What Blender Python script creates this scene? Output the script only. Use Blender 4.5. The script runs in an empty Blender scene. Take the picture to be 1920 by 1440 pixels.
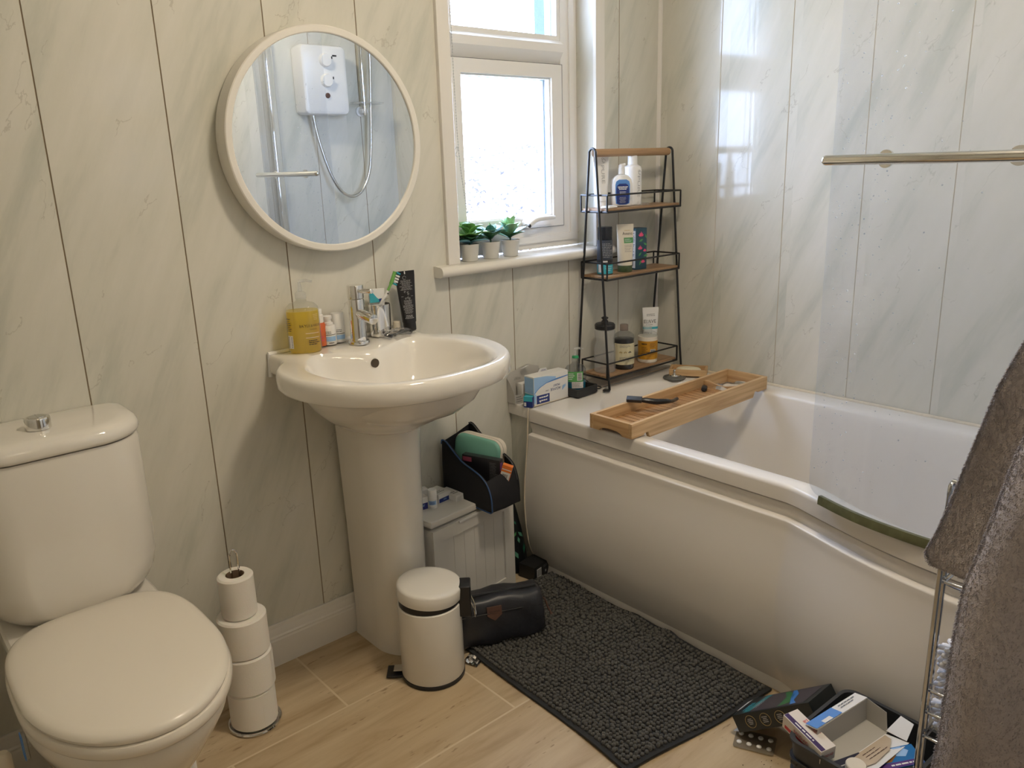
import bpy, bmesh, math, random
from mathutils import Vector, Matrix
PI = math.pi
random.seed(7)
scene = bpy.context.scene
COL = scene.collection

# ------------------------------------------------------------------ materials
def new_mat(name):
    m = bpy.data.materials.new(name)
    m.use_nodes = True
    return m, m.node_tree.nodes, m.node_tree.links, m.node_tree.nodes['Principled BSDF']

def pbr(name, col, rough=0.5, metal=0.0, bump=0.0, bscale=200.0, coat=0.0, sheen=0.0, vary=0.0, vscale=30.0, trans=0.0, sss=0.0):
    m, n, l, p = new_mat(name)
    p.inputs['Base Color'].default_value = (*col, 1)
    p.inputs['Roughness'].default_value = rough
    p.inputs['Metallic'].default_value = metal
    if coat: p.inputs['Coat Weight'].default_value = coat
    if sheen:
        p.inputs['Sheen Weight'].default_value = sheen
        p.inputs['Sheen Roughness'].default_value = .6
    if trans: p.inputs['Transmission Weight'].default_value = trans
    if sss:
        p.inputs['Subsurface Weight'].default_value = sss
        p.inputs['Subsurface Scale'].default_value = .004
    tc = n.new('ShaderNodeTexCoord')
    if vary:
        nz = n.new('ShaderNodeTexNoise'); nz.inputs['Scale'].default_value = vscale
        l.new(tc.outputs['Object'], nz.inputs['Vector'])
        mx = n.new('ShaderNodeMix'); mx.data_type = 'RGBA'
        mx.inputs['A'].default_value = (*[c*(1-vary) for c in col], 1)
        mx.inputs['B'].default_value = (*[min(1, c*(1+vary)) for c in col], 1)
        l.new(nz.outputs['Fac'], mx.inputs['Factor']); l.new(mx.outputs['Result'], p.inputs['Base Color'])
    if bump:
        nz = n.new('ShaderNodeTexNoise'); nz.inputs['Scale'].default_value = bscale; nz.inputs['Detail'].default_value = 4
        l.new(tc.outputs['Object'], nz.inputs['Vector'])
        b = n.new('ShaderNodeBump'); b.inputs['Strength'].default_value = bump; b.inputs['Distance'].default_value = .002
        l.new(nz.outputs['Fac'], b.inputs['Height']); l.new(b.outputs['Normal'], p.inputs['Normal'])
    return m

def math_node(n, l, op, a, b=None, c=None):
    x = n.new('ShaderNodeMath'); x.operation = op
    for i, v in enumerate((a, b, c)):
        if v is None: continue
        if isinstance(v, (int, float)): x.inputs[i].default_value = v
        else: l.new(v, x.inputs[i])
    return x.outputs[0]

def ramp(n, l, fac, stops):
    r = n.new('ShaderNodeValToRGB')
    e = r.color_ramp.elements
    while len(e) < len(stops): e.new(.5)
    for k, (pos, col) in enumerate(stops):
        e[k].position = pos; e[k].color = (*col, 1)
    l.new(fac, r.inputs['Fac'])
    return r.outputs['Color']

def wall_panel_mat(name, tint=1.0):
    m, n, l, p = new_mat(name)
    g = n.new('ShaderNodeNewGeometry'); s = n.new('ShaderNodeSeparateXYZ'); l.new(g.outputs['Position'], s.inputs[0])
    u = math_node(n, l, 'SUBTRACT', s.outputs[0], s.outputs[1])
    pid = math_node(n, l, 'FLOOR', math_node(n, l, 'DIVIDE', math_node(n, l, 'ADD', u, 1.485), .2488))
    u2 = math_node(n, l, 'ADD', u, math_node(n, l, 'MULTIPLY', pid, 3.17))
    sk = math_node(n, l, 'ADD', math_node(n, l, 'MULTIPLY', s.outputs[2], -.45), u2)     # leaning streaks
    cv = n.new('ShaderNodeCombineXYZ')
    l.new(math_node(n, l, 'MULTIPLY', sk, 9.0), cv.inputs[0]); l.new(math_node(n, l, 'MULTIPLY', s.outputs[2], 1.6), cv.inputs[1]); l.new(pid, cv.inputs[2])
    n1 = n.new('ShaderNodeTexNoise'); n1.inputs['Scale'].default_value = 1.0; n1.inputs['Detail'].default_value = 6; n1.inputs['Roughness'].default_value = .62
    l.new(cv.outputs[0], n1.inputs['Vector'])
    c1 = ramp(n, l, n1.outputs['Fac'], [(.30, (.515*tint, .525*tint, .46*tint)), (.48, (.655*tint, .64*tint, .565*tint)), (.70, (.715*tint, .69*tint, .62*tint))])
    # hairline veins
    cw = n.new('ShaderNodeCombineXYZ'); l.new(math_node(n, l, 'MULTIPLY', sk, 4.2), cw.inputs[0]); l.new(math_node(n, l, 'MULTIPLY', s.outputs[2], 2.4), cw.inputs[1]); l.new(pid, cw.inputs[2])
    nw = n.new('ShaderNodeTexNoise'); nw.inputs['Scale'].default_value = 7; nw.inputs['Detail'].default_value = 6; l.new(cw.outputs[0], nw.inputs['Vector'])
    ad = n.new('ShaderNodeVectorMath'); ad.operation = 'MULTIPLY_ADD'; l.new(nw.outputs['Color'], ad.inputs[0]); ad.inputs[1].default_value = (.35, .35, .35); l.new(cw.outputs[0], ad.inputs[2])
    vo = n.new('ShaderNodeTexVoronoi'); vo.feature = 'DISTANCE_TO_EDGE'; vo.inputs['Scale'].default_value = 1.3; l.new(ad.outputs[0], vo.inputs['Vector'])
    thin = math_node(n, l, 'LESS_THAN', vo.outputs['Distance'], .005)
    nm = n.new('ShaderNodeTexNoise'); nm.inputs['Scale'].default_value = 2.6; l.new(cw.outputs[0], nm.inputs['Vector'])
    gate = math_node(n, l, 'GREATER_THAN', nm.outputs['Fac'], .56)
    vein = math_node(n, l, 'MULTIPLY', math_node(n, l, 'MULTIPLY', thin, gate), .30)
    mx = n.new('ShaderNodeMix'); mx.data_type = 'RGBA'; l.new(vein, mx.inputs['Factor']); l.new(c1, mx.inputs['A']); mx.inputs['B'].default_value = (.30, .27, .21, 1)
    l.new(mx.outputs['Result'], p.inputs['Base Color'])
    p.inputs['Roughness'].default_value = .09
    p.inputs['Specular IOR Level'].default_value = .34
    # vertical drawn streaks in the gloss
    cb = n.new('ShaderNodeCombineXYZ'); l.new(math_node(n, l, 'MULTIPLY', u2, 60), cb.inputs[0]); l.new(math_node(n, l, 'MULTIPLY', s.outputs[2], 1.2), cb.inputs[1])
    nb = n.new('ShaderNodeTexNoise'); nb.inputs['Scale'].default_value = 1; nb.inputs['Detail'].default_value = 3; l.new(cb.outputs[0], nb.inputs['Vector'])
    b = n.new('ShaderNodeBump'); b.inputs['Strength'].default_value = .07; b.inputs['Distance'].default_value = .004
    l.new(nb.outputs['Fac'], b.inputs['Height']); l.new(b.outputs['Normal'], p.inputs['Normal'])
    return m

def floor_mat():
    m, n, l, p = new_mat('travertine_vinyl')
    g = n.new('ShaderNodeNewGeometry'); mp = n.new('ShaderNodeMapping'); mp.inputs['Location'].default_value = (-.795, -1.295, 0)
    l.new(g.outputs['Position'], mp.inputs['Vector'])
    br = n.new('ShaderNodeTexBrick'); br.offset = .5; br.inputs['Scale'].default_value = 1
    br.inputs['Brick Width'].default_value = .6; br.inputs['Row Height'].default_value = .295; br.inputs['Mortar Size'].default_value = .0030; br.inputs['Mortar Smooth'].default_value = .2
    br.inputs['Color1'].default_value = (0, 0, 0, 1); br.inputs['Color2'].default_value = (1, 1, 1, 1); br.inputs['Mortar'].default_value = (.5, .5, .5, 1)
    l.new(mp.outputs[0], br.inputs['Vector'])
    off = n.new('ShaderNodeVectorMath'); off.operation = 'MULTIPLY_ADD'; l.new(br.outputs['Color'], off.inputs[0]); off.inputs[1].default_value = (5, 3, 0); l.new(g.outputs['Position'], off.inputs[2])
    st = n.new('ShaderNodeMapping'); st.inputs['Scale'].default_value = (2.2, 15, 1); l.new(off.outputs[0], st.inputs['Vector'])
    n1 = n.new('ShaderNodeTexNoise'); n1.inputs['Scale'].default_value = 1.3; n1.inputs['Detail'].default_value = 7; n1.inputs['Roughness'].default_value = .6; n1.inputs['Distortion'].default_value = .4
    l.new(st.outputs[0], n1.inputs['Vector'])
    c1 = ramp(n, l, n1.outputs['Fac'], [(.28, (.35, .25, .135)), (.47, (.50, .38, .235)), (.68, (.60, .48, .315))])
    s2 = n.new('ShaderNodeMapping'); s2.inputs['Scale'].default_value = (26, 95, 1); l.new(off.outputs[0], s2.inputs['Vector'])
    n2 = n.new('ShaderNodeTexNoise'); n2.inputs['Scale'].default_value = 1; n2.inputs['Detail'].default_value = 3; l.new(s2.outputs[0], n2.inputs['Vector'])
    s3 = n.new('ShaderNodeMapping'); s3.inputs['Scale'].default_value = (2.5, 9, 1); l.new(off.outputs[0], s3.inputs['Vector'])
    n3 = n.new('ShaderNodeTexNoise'); n3.inputs['Scale'].default_value = 1.4; n3.inputs['Detail'].default_value = 2; l.new(s3.outputs[0], n3.inputs['Vector'])
    pit = math_node(n, l, 'MULTIPLY', ramp(n, l, n2.outputs['Fac'], [(.62, (0, 0, 0)), (.68, (1, 1, 1))]), ramp(n, l, n3.outputs['Fac'], [(.52, (0, 0, 0)), (.60, (1, 1, 1))]))
    m1 = n.new('ShaderNodeMix'); m1.data_type = 'RGBA'; l.new(math_node(n, l, 'MULTIPLY', pit, .75), m1.inputs['Factor']); l.new(c1, m1.inputs['A']); m1.inputs['B'].default_value = (.24, .155, .085, 1)
    m2 = n.new('ShaderNodeMix'); m2.data_type = 'RGBA'; l.new(math_node(n, l, 'MULTIPLY', br.outputs['Fac'], .85), m2.inputs['Factor']); l.new(m1.outputs['Result'], m2.inputs['A']); m2.inputs['B'].default_value = (.68, .57, .40, 1)
    l.new(m2.outputs['Result'], p.inputs['Base Color'])
    p.inputs['Roughness'].default_value = .42
    b = n.new('ShaderNodeBump'); b.inputs['Strength'].default_value = .3; b.inputs['Distance'].default_value = .002; b.invert = True
    l.new(math_node(n, l, 'ADD', br.outputs['Fac'], math_node(n, l, 'MULTIPLY', n1.outputs['Fac'], -.5)), b.inputs['Height']); l.new(b.outputs['Normal'], p.inputs['Normal'])
    return m

def wood_mat(name, c0, c1, axis=0, scale=1.0, rough=.45):
    m, n, l, p = new_mat(name)
    tc = n.new('ShaderNodeTexCoord'); mp = n.new('ShaderNodeMapping')
    sc = [90*scale]*3; sc[axis] = 4*scale
    mp.inputs['Scale'].default_value = sc; l.new(tc.outputs['Object'], mp.inputs['Vector'])
    nz = n.new('ShaderNodeTexNoise'); nz.inputs['Scale'].default_value = 1; nz.inputs['Detail'].default_value = 4; nz.inputs['Distortion'].default_value = .3
    l.new(mp.outputs[0], nz.inputs['Vector'])
    l.new(ramp(n, l, nz.outputs['Fac'], [(.32, c0), (.66, c1)]), p.inputs['Base Color'])
    p.inputs['Roughness'].default_value = rough
    return m

def clear_mat(name, tint=(1, 1, 1), haze=.06, hazecol=(.8, .85, .9), gloss=.02, bumps=0.0, frost=0.0):
    """thin see-through sheet: tinted transparency, a fresnel mirror film and a little bloom of scattered light"""
    m, n, l, p = new_mat(name); n.remove(p)
    out = n['Material Output']
    t = n.new('ShaderNodeBsdfTransparent'); t.inputs['Color'].default_value = (*tint, 1)
    d = n.new('ShaderNodeBsdfDiffuse'); d.inputs['Color'].default_value = (*hazecol, 1)
    tl = n.new('ShaderNodeBsdfTranslucent'); tl.inputs['Color'].default_value = (*hazecol, 1)
    dd = n.new('ShaderNodeMixShader'); dd.inputs[0].default_value = .5; l.new(d.outputs[0], dd.inputs[1]); l.new(tl.outputs[0], dd.inputs[2])
    a = n.new('ShaderNodeMixShader'); a.inputs[0].default_value = haze; l.new(t.outputs[0], a.inputs[1]); l.new(dd.outputs[0], a.inputs[2])
    if frost:
        tc = n.new('ShaderNodeTexCoord'); nz = n.new('ShaderNodeTexNoise'); nz.inputs['Scale'].default_value = 70; nz.inputs['Detail'].default_value = 3
        l.new(tc.outputs['Object'], nz.inputs['Vector'])
        l.new(math_node(n, l, 'ADD', math_node(n, l, 'MULTIPLY', nz.outputs['Fac'], frost), haze), a.inputs[0])
    gl = n.new('ShaderNodeBsdfGlossy'); gl.inputs['Roughness'].default_value = gloss
    lw = n.new('ShaderNodeLayerWeight'); lw.inputs['Blend'].default_value = .5
    fr = math_node(n, l, 'MULTIPLY_ADD', math_node(n, l, 'POWER', lw.outputs['Facing'], 5.0), .9, .035)
    if bumps:
        tc = n.new('ShaderNodeTexCoord'); nz = n.new('ShaderNodeTexNoise'); nz.inputs['Scale'].default_value = 60
        l.new(tc.outputs['Object'], nz.inputs['Vector'])
        b = n.new('ShaderNodeBump'); b.inputs['Strength'].default_value = bumps; l.new(nz.outputs['Fac'], b.inputs['Height'])
        l.new(b.outputs['Normal'], gl.inputs['Normal'])
    e = n.new('ShaderNodeMixShader'); l.new(fr, e.inputs[0]); l.new(a.outputs[0], e.inputs[1]); l.new(gl.outputs[0], e.inputs[2])
    l.new(e.outputs[0], out.inputs['Surface'])
    return m

def emit_mat(name, col, s):
    m, n, l, p = new_mat(name)
    p.inputs['Base Color'].default_value = (.9, .9, .9, 1)
    p.inputs['Emission Color'].default_value = (*col, 1); p.inputs['Emission Strength'].default_value = s
    return m

M = dict(
    porcelain=pbr('white_porcelain', (.80, .765, .70), .07, coat=.3),
    seat=pbr('white_toilet_plastic', (.80, .745, .655), .22),
    acrylic=pbr('white_bath_acrylic', (.78, .745, .70), .24),
    upvc=pbr('white_window_plastic', (.83, .815, .79), .3),
    paint=pbr('white_gloss_paint', (.79, .76, .71), .25, bump=.05, bscale=25),
    sill=pbr('cream_sill_paint', (.78, .75, .68), .16, bump=.08, bscale=18),
    chrome=pbr('chrome', (.80, .79, .77), .05, 1.0),
    rack_steel=pbr('rack_chrome', (.56, .58, .62), .12, 1.0),
    brushed=pbr('dull_chrome', (.62, .61, .58), .22, 1.0),
    mirror=pbr('silvered_glass', (.86, .90, .92), .0, 1.0),
    mirror_rim=pbr('white_mirror_rim', (.80, .77, .71), .4),
    black_wire=pbr('black_powder_coat', (.012, .012, .013), .38),
    black_plastic=pbr('black_plastic', (.012, .012, .014), .33),
    dark_plastic=pbr('charcoal_plastic', (.035, .037, .04), .45),
    paper=pbr('toilet_tissue', (.84, .80, .73), .9, bump=.25, bscale=260, sss=.1),
    card_tube=pbr('brown_card', (.20, .13, .08), .8),
    white_plastic=pbr('white_plastic', (.82, .81, .79), .28),
    cream_plastic=pbr('cream_plastic', (.70, .64, .53), .35),
    white_card=pbr('white_card', (.76, .75, .73), .55),
    grey_card=pbr('grey_card', (.50, .48, .44), .6),
    white_wood=pbr('white_painted_board', (.66, .64, .60), .4),
    bin_white=pbr('white_bin_enamel', (.80, .77, .71), .25),
    navy=pbr('navy_ink', (.012, .016, .16), .4),
    blue=pbr('mid_blue_ink', (.10, .27, .66), .4),
    royal=pbr('royal_blue_ink', (.015, .035, .20), .35),
    sky=pbr('pale_blue_ink', (.32, .52, .80), .45),
    teal=pbr('teal_ink', (.02, .30, .40), .4),
    aqua=pbr('aqua_ink', (.05, .42, .52), .4),
    green=pbr('green_ink', (.08, .30, .10), .4),
    dkgreen=pbr('olive_green_plastic', (.075, .12, .055), .35),
    pink=pbr('pink_ink', (.80, .09, .22), .4),
    red=pbr('red_ink', (.62, .05, .06), .4),
    orange=pbr('orange_ink', (.80, .20, .03), .4),
    amber=pbr('amber_label', (.56, .27, .02), .4, vary=.15, vscale=80),
    ink=pbr('black_ink', (.02, .02, .022), .5),
    grey_ink=pbr('grey_ink', (.20, .20, .20), .5),
    lt_ink=pbr('light_grey_ink', (.45, .45, .45), .5),
    white_ink=pbr('white_ink', (.80, .80, .78), .5),
    cream_label=pbr('cream_label', (.66, .60, .40), .5),
    gold=pbr('gold_ink', (.55, .42, .18), .35, .6),
    mint=pbr('mint_green_shell', (.16, .38, .30), .45),
    nylon=pbr('black_nylon', (.007, .007, .010), .85, bump=.4, bscale=700),
    piping=pbr('blue_piping', (.02, .065, .18), .5),
    leather=pbr('black_leather', (.020, .021, .027), .38, bump=.4, bscale=90, vary=.85, vscale=16),
    tag=pbr('brown_leather', (.10, .05, .035), .5, bump=.2, bscale=200),
    foil=pbr('silver_foil', (.75, .73, .68), .18, 1.0, bump=.5, bscale=90),
    mat=pbr('charcoal_chenille', (.075, .072, .064), .95, bump=.3, bscale=500, sheen=.15, vary=.2, vscale=9),
    mat_base=pbr('dark_mat_binding', (.022, .023, .024), .9),
    towel=pbr('taupe_towelling', (.40, .345, .325), .95, bump=.6, bscale=420, sheen=.35, vary=.18, vscale=26),
    slate=pbr('black_slate', (.022, .023, .024), .6, bump=.5, bscale=60),
    stopper=pbr('grey_rubber', (.13, .13, .12), .5),
    soap=pbr('cream_soap', (.78, .72, .54), .45),
    bamboo=wood_mat('bamboo', (.46, .28, .13), (.66, .45, .24), 0),
    bamboo_y=wood_mat('bamboo_cross_grain', (.44, .26, .12), (.62, .41, .21), 1),
    slat=wood_mat('bamboo_slat', (.30, .15, .06), (.48, .27, .115), 1),
    walnut=wood_mat('warm_shelf_board', (.26, .15, .075), (.42, .26, .14), 0),
    handle_wood=wood_mat('oak_dowel', (.33, .19, .09), (.47, .29, .15), 0),
    dark_glass=pbr('dark_liquid', (.008, .007, .009), .08),
    clear=clear_mat('clear_plastic', (.93, .94, .94), .05),
    smoke=clear_mat('grey_clear_plastic', (.80, .81, .82), .08, (.5, .5, .5)),
    frosty=clear_mat('milky_plastic', (.96, .965, .97), .24, (.96, .97, .98), .12),
    yellow_soap=clear_mat('yellow_soap_liquid', (1, .90, .28), .46, (1, .78, .10), .05),
    blue_soap=pbr('blue_soap_liquid', (.01, .21, .34), .08, coat=.4),
    orange_serum=pbr('orange_serum', (.62, .13, .035), .1, coat=.4),
    leaf1=pbr('fresh_green_leaf', (.15, .36, .09), .42, vary=.35, vscale=60),
    leaf2=pbr('dark_green_leaf', (.045, .16, .075), .42, vary=.35, vscale=60),
    leaf3=pbr('pale_green_leaf', (.30, .52, .26), .45, vary=.3, vscale=60),
    leaf_blue=pbr('bluish_leaf', (.16, .38, .47), .42, vary=.25, vscale=60),
    soil=pbr('dark_soil', (.012, .010, .010), .95, bump=.8, bscale=150),
    pot=pbr('white_pot', (.72, .71, .67), .5),
    seal=pbr('mildewed_seal', (.11, .115, .055), .4, vary=.6, vscale=40),
    caulk=pbr('old_sealant', (.66, .58, .45), .5, vary=.15, vscale=40),
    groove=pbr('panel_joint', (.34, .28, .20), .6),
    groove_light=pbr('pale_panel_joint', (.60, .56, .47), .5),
)
# ------------------------------------------------------------------ object helpers
def tag(o, label=None, cat=None, group=None, kind=None):
    if label: o['label'] = label
    if cat: o['category'] = cat
    if group: o['group'] = group
    if kind: o['kind'] = kind
    return o

def thing(name, label, cat, loc=(0, 0, 0), rz=0.0, group=None, rot=None):
    o = bpy.data.objects.new(name, None); COL.objects.link(o)
    o.empty_display_size = .05
    o.location = loc; o.rotation_euler = rot if rot else (0, 0, math.radians(rz))
    return tag(o, label, cat, group)

def obj(name, bm, mat, parent=None, smooth=35, label=None, kind=None, bevel=0.0):
    me = bpy.data.meshes.new(name)
    bmesh.ops.recalc_face_normals(bm, faces=bm.faces[:])
    if bevel:
        bmesh.ops.bevel(bm, geom=[e for e in bm.edges if len(e.link_faces) == 2 and e.calc_face_angle(0) > .6], offset=bevel, segments=3, profile=.6, affect='EDGES', clamp_overlap=True)
    bm.to_mesh(me); bm.free()
    if smooth:
        me.shade_smooth(); me.set_sharp_from_angle(angle=math.radians(smooth))
    for mm in (mat if isinstance(mat, (list, tuple)) else [mat]): me.materials.append(mm)
    o = bpy.data.objects.new(name, me); COL.objects.link(o)
    if parent: o.parent = parent
    if label: o['label'] = label
    if kind: o['kind'] = kind
    return o

def raw(name, verts, faces, mat, parent=None, smooth=None, label=None, kind=None):
    me = bpy.data.meshes.new(name); me.from_pydata(verts, [], faces); me.update()
    if smooth:
        me.shade_smooth(); me.set_sharp_from_angle(angle=math.radians(smooth))
    me.materials.append(mat)
    o = bpy.data.objects.new(name, me); COL.objects.link(o)
    if parent: o.parent = parent
    if label: o['label'] = label
    if kind: o['kind'] = kind
    return o

def B(): return bmesh.new()

def box(bm, x0, x1, y0, y1, z0, z1, mi=0, M4=None):
    vs = [bm.verts.new(Vector(c) if M4 is None else M4 @ Vector(c)) for c in ((x0, y0, z0), (x1, y0, z0), (x1, y1, z0), (x0, y1, z0), (x0, y0, z1), (x1, y0, z1), (x1, y1, z1), (x0, y1, z1))]
    for f in ((0, 3, 2, 1), (4, 5, 6, 7), (0, 1, 5, 4), (1, 2, 6, 5), (2, 3, 7, 6), (3, 0, 4, 7)):
        bm.faces.new([vs[i] for i in f]).material_index = mi
    return bm

def rings(bm, rs, cap0=True, cap1=True, closed=True, mi=0):
    """bridge successive rings of equal length"""
    vr = [[bm.verts.new(p) for p in r] for r in rs]
    n = len(vr[0])
    for a, b in zip(vr, vr[1:]):
        for i in range(n if closed else n-1):
            j = (i+1) % n
            bm.faces.new((a[i], a[j], b[j], b[i])).material_index = mi
    if cap0: bm.faces.new(list(reversed(vr[0]))).material_index = mi
    if cap1: bm.faces.new(vr[-1]).material_index = mi
    return vr

def circ(r, z, n=32, cx=0, cy=0, ry=None, e=2.0, a0=0.0):
    out = []
    for i in range(n):
        t = a0 + 2*PI*i/n
        c, s = math.cos(t), math.sin(t)
        out.append(Vector((cx + r*math.copysign(abs(c)**(2/e), c), cy + (ry if ry else r)*math.copysign(abs(s)**(2/e), s), z)))
    return out

def lathe(bm, prof, n=32, cx=0, cy=0, cap0=True, cap1=True, sy=1.0, e=2.0):
    return rings(bm, [circ(max(r, 1e-4), z, n, cx, cy, max(r, 1e-4)*sy, e) for r, z in prof], cap0, cap1)

def tube(bm, pts, r, n=8, closed=False, cap=True):
    pts = [Vector(p) for p in pts]
    N = len(pts); rs = []
    up = None
    for i, p in enumerate(pts):
        if closed: d = pts[(i+1) % N] - pts[i-1]
        else: d = pts[min(i+1, N-1)] - pts[max(i-1, 0)]
        d.normalize()
        if up is None:
            up = Vector((0, 0, 1)) if abs(d.z) < .9 else Vector((1, 0, 0))
        a = (up - d*up.dot(d)).normalized(); b = d.cross(a); up = a
        rr = r[i] if isinstance(r, (list, tuple)) else r
        rs.append([p + a*rr*math.cos(2*PI*k/n) + b*rr*math.sin(2*PI*k/n) for k in range(n)])
    if closed: rs.append(rs[0]); return rings(bm, rs, False, False)
    return rings(bm, rs, cap, cap)

def catmull(pts, k=6, closed=False):
    P = [Vector(p) for p in pts]; N = len(P); out = []
    for i in range(N if closed else N-1):
        p0 = P[(i-1) % N] if closed or i > 0 else P[0]*2-P[1]
        p1 = P[i]; p2 = P[(i+1) % N]
        p3 = P[(i+2) % N] if closed or i+2 < N else P[-1]*2-P[-2]
        for j in range(k):
            t = j/k
            out.append(.5*((2*p1)+(p2-p0)*t+(2*p0-5*p1+4*p2-p3)*t*t+(3*p1-p0-3*p2+p3)*t**3))
    if not closed: out.append(P[-1])
    return out

def resample(pts, n, closed=True):
    P = list(pts) + ([pts[0]] if closed else [])
    L = [0]
    for a, b in zip(P, P[1:]): L.append(L[-1] + (b-a).length)
    out = []; j = 0
    for i in range(n):
        s = L[-1]*i/(n if closed else n-1)
        while j < len(L)-2 and L[j+1] < s: j += 1
        t = (s-L[j])/max(L[j+1]-L[j], 1e-9)
        out.append(P[j].lerp(P[j+1], min(t, 1)))
    return out

def prism(bm, outline, z0, z1, mi=0):
    rings(bm, [[Vector((p[0], p[1], z0)) for p in outline], [Vector((p[0], p[1], z1)) for p in outline]], mi=mi)
    return bm

def rrect(x0, x1, y0, y1, r, k=5):
    out = []
    for cx, cy, a in ((x1-r, y0+r, -90), (x1-r, y1-r, 0), (x0+r, y1-r, 90), (x0+r, y0+r, 180)):
        for i in range(k+1):
            t = math.radians(a + 90*i/k); out.append(Vector((cx + r*math.cos(t), cy + r*math.sin(t), 0)))
    return out

def xform(bm, m4):
    bmesh.ops.transform(bm, matrix=m4, verts=bm.verts[:]); return bm

def sphere(bm, c, r, sub=2, sc=(1, 1, 1)):
    m = Matrix.Translation(c) @ Matrix.Diagonal((*sc, 1))
    bmesh.ops.create_icosphere(bm, subdivisions=sub, radius=r, matrix=m); return bm

# placers: turn label coordinates (right, up, out) into a point
def flat(o, u, v):
    o, u, v = Vector(o), Vector(u).normalized(), Vector(v).normalized(); w = u.cross(v)
    return lambda a, b, c=0.0: o + u*a + v*b + w*c
def cyl(r, z0, a0=-90, cx=0, cy=0, sy=1.0):
    a0 = math.radians(a0)
    def f(a, b, c=0.0):
        t = a0 + a/r
        return Vector((cx + (r+c)*math.cos(t), cy + (r*sy+c)*math.sin(t), z0 + b))
    return f

def decal(name, place, a0, a1, b0, b1, mat, parent, n=10, off=.0004, outline=None, label=None, nb=1):
    """a printed or stuck-on label patch lying on its surface"""
    bm = B()
    if outline:
        vs = [bm.verts.new(place(a, b, off)) for a, b in outline]; bm.faces.new(vs)
        bmesh.ops.triangulate(bm, faces=bm.faces[:])
    else:
        g = [[bm.verts.new(place(a0+(a1-a0)*i/n, b0+(b1-b0)*j/nb, off)) for i in range(n+1)] for j in range(nb+1)]
        for j in range(nb):
            for i in range(n): bm.faces.new((g[j][i], g[j][i+1], g[j+1][i+1], g[j+1][i]))
    return obj(name, bm, mat, parent, smooth=0, label=label)

_tx = {}
def text_geo(s):
    if s in _tx: return _tx[s]
    c = bpy.data.curves.new('t', 'FONT'); c.body = s; c.size = 1; c.resolution_u = 2; c.align_x = 'CENTER'
    o = bpy.data.objects.new('t', c); COL.objects.link(o)
    dg = bpy.context.evaluated_depsgraph_get(); dg.update()
    me = bpy.data.meshes.new_from_object(o.evaluated_get(dg))
    v = [(p.co.x, p.co.y) for p in me.vertices]; f = [tuple(q.vertices) for q in me.polygons]
    COL.objects.unlink(o); bpy.data.objects.remove(o); bpy.data.curves.remove(c); bpy.data.meshes.remove(me)
    _tx[s] = (v, f); return v, f

def words(name, lines, place, mat, parent, off=.0008, spin=0):
    """lines: (text, centre_a, base_b, height, max_width)"""
    V, F = [], []
    cs, sn = math.cos(math.radians(spin)), math.sin(math.radians(spin))
    for t, ca, cb, h, mw in lines:
        v, f = text_geo(t)
        if not v: continue
        x0 = min(a for a, b in v); x1 = max(a for a, b in v)
        k = h/.7; kx = min(k, mw/(x1-x0)) if mw else k
        b0 = len(V)
        for a, b in v:
            aa, bb = (a-(x0+x1)/2)*kx, b*k
            V.append(place(ca + aa*cs - bb*sn, cb + aa*sn + bb*cs, off))
        F += [tuple(i+b0 for i in q) for q in f]
    return raw(name, V, F, mat, parent)

def fine_print(name, place, a0, a1, b0, b1, rows, mat, parent, off=.0008, seed=1, centre=False, duty=.45):
    """rows of unreadable small print as broken hairlines"""
    rnd = random.Random(seed); bm = B()
    for r in range(rows):
        b = b1 - (b1-b0)*(r+.5)/rows; h = (b1-b0)/rows*duty/2
        w = (a1-a0)*rnd.uniform(.6, 1.0)
        s = (a0+a1)/2 - w/2 if centre else a0
        x = s
        while x < s+w:
            d = min((a1-a0)*rnd.uniform(.08, .22), s+w-x)
            bm.faces.new([bm.verts.new(place(p, q, off)) for p, q in ((x, b-h), (x+d, b-h), (x+d, b+h), (x, b+h))])
            x += d + (a1-a0)*.03
    return obj(name, bm, mat, parent, smooth=0)

def barcode(place, a0, a1, b0, b1, parent, seed=3, vertical=False, ink='ink'):
    decal('barcode_patch', place, a0, a1, b0, b1, M['white_card'], parent, n=4, off=.0009)
    rnd = random.Random(seed); bm = B()
    lo, hi, c0, c1 = (b0, b1, a0, a1) if vertical else (a0, a1, b0, b1)
    x = lo + (hi-lo)*.08
    while x < hi - (hi-lo)*.1:
        d = (hi-lo)*rnd.choice((.025, .04, .06))
        q = [(x, c0+(c1-c0)*.12), (x+d, c0+(c1-c0)*.12), (x+d, c1-(c1-c0)*.12), (x, c1-(c1-c0)*.12)]
        if vertical: q = [(b, a) for a, b in q]
        bm.faces.new([bm.verts.new(place(a, b, .0013)) for a, b in q]); x += d*2
    return obj('barcode', bm, M[ink], parent, smooth=0)

def carton(bm, w, d, h): return box(bm, -w/2, w/2, -d/2, d/2, 0, h)

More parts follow.
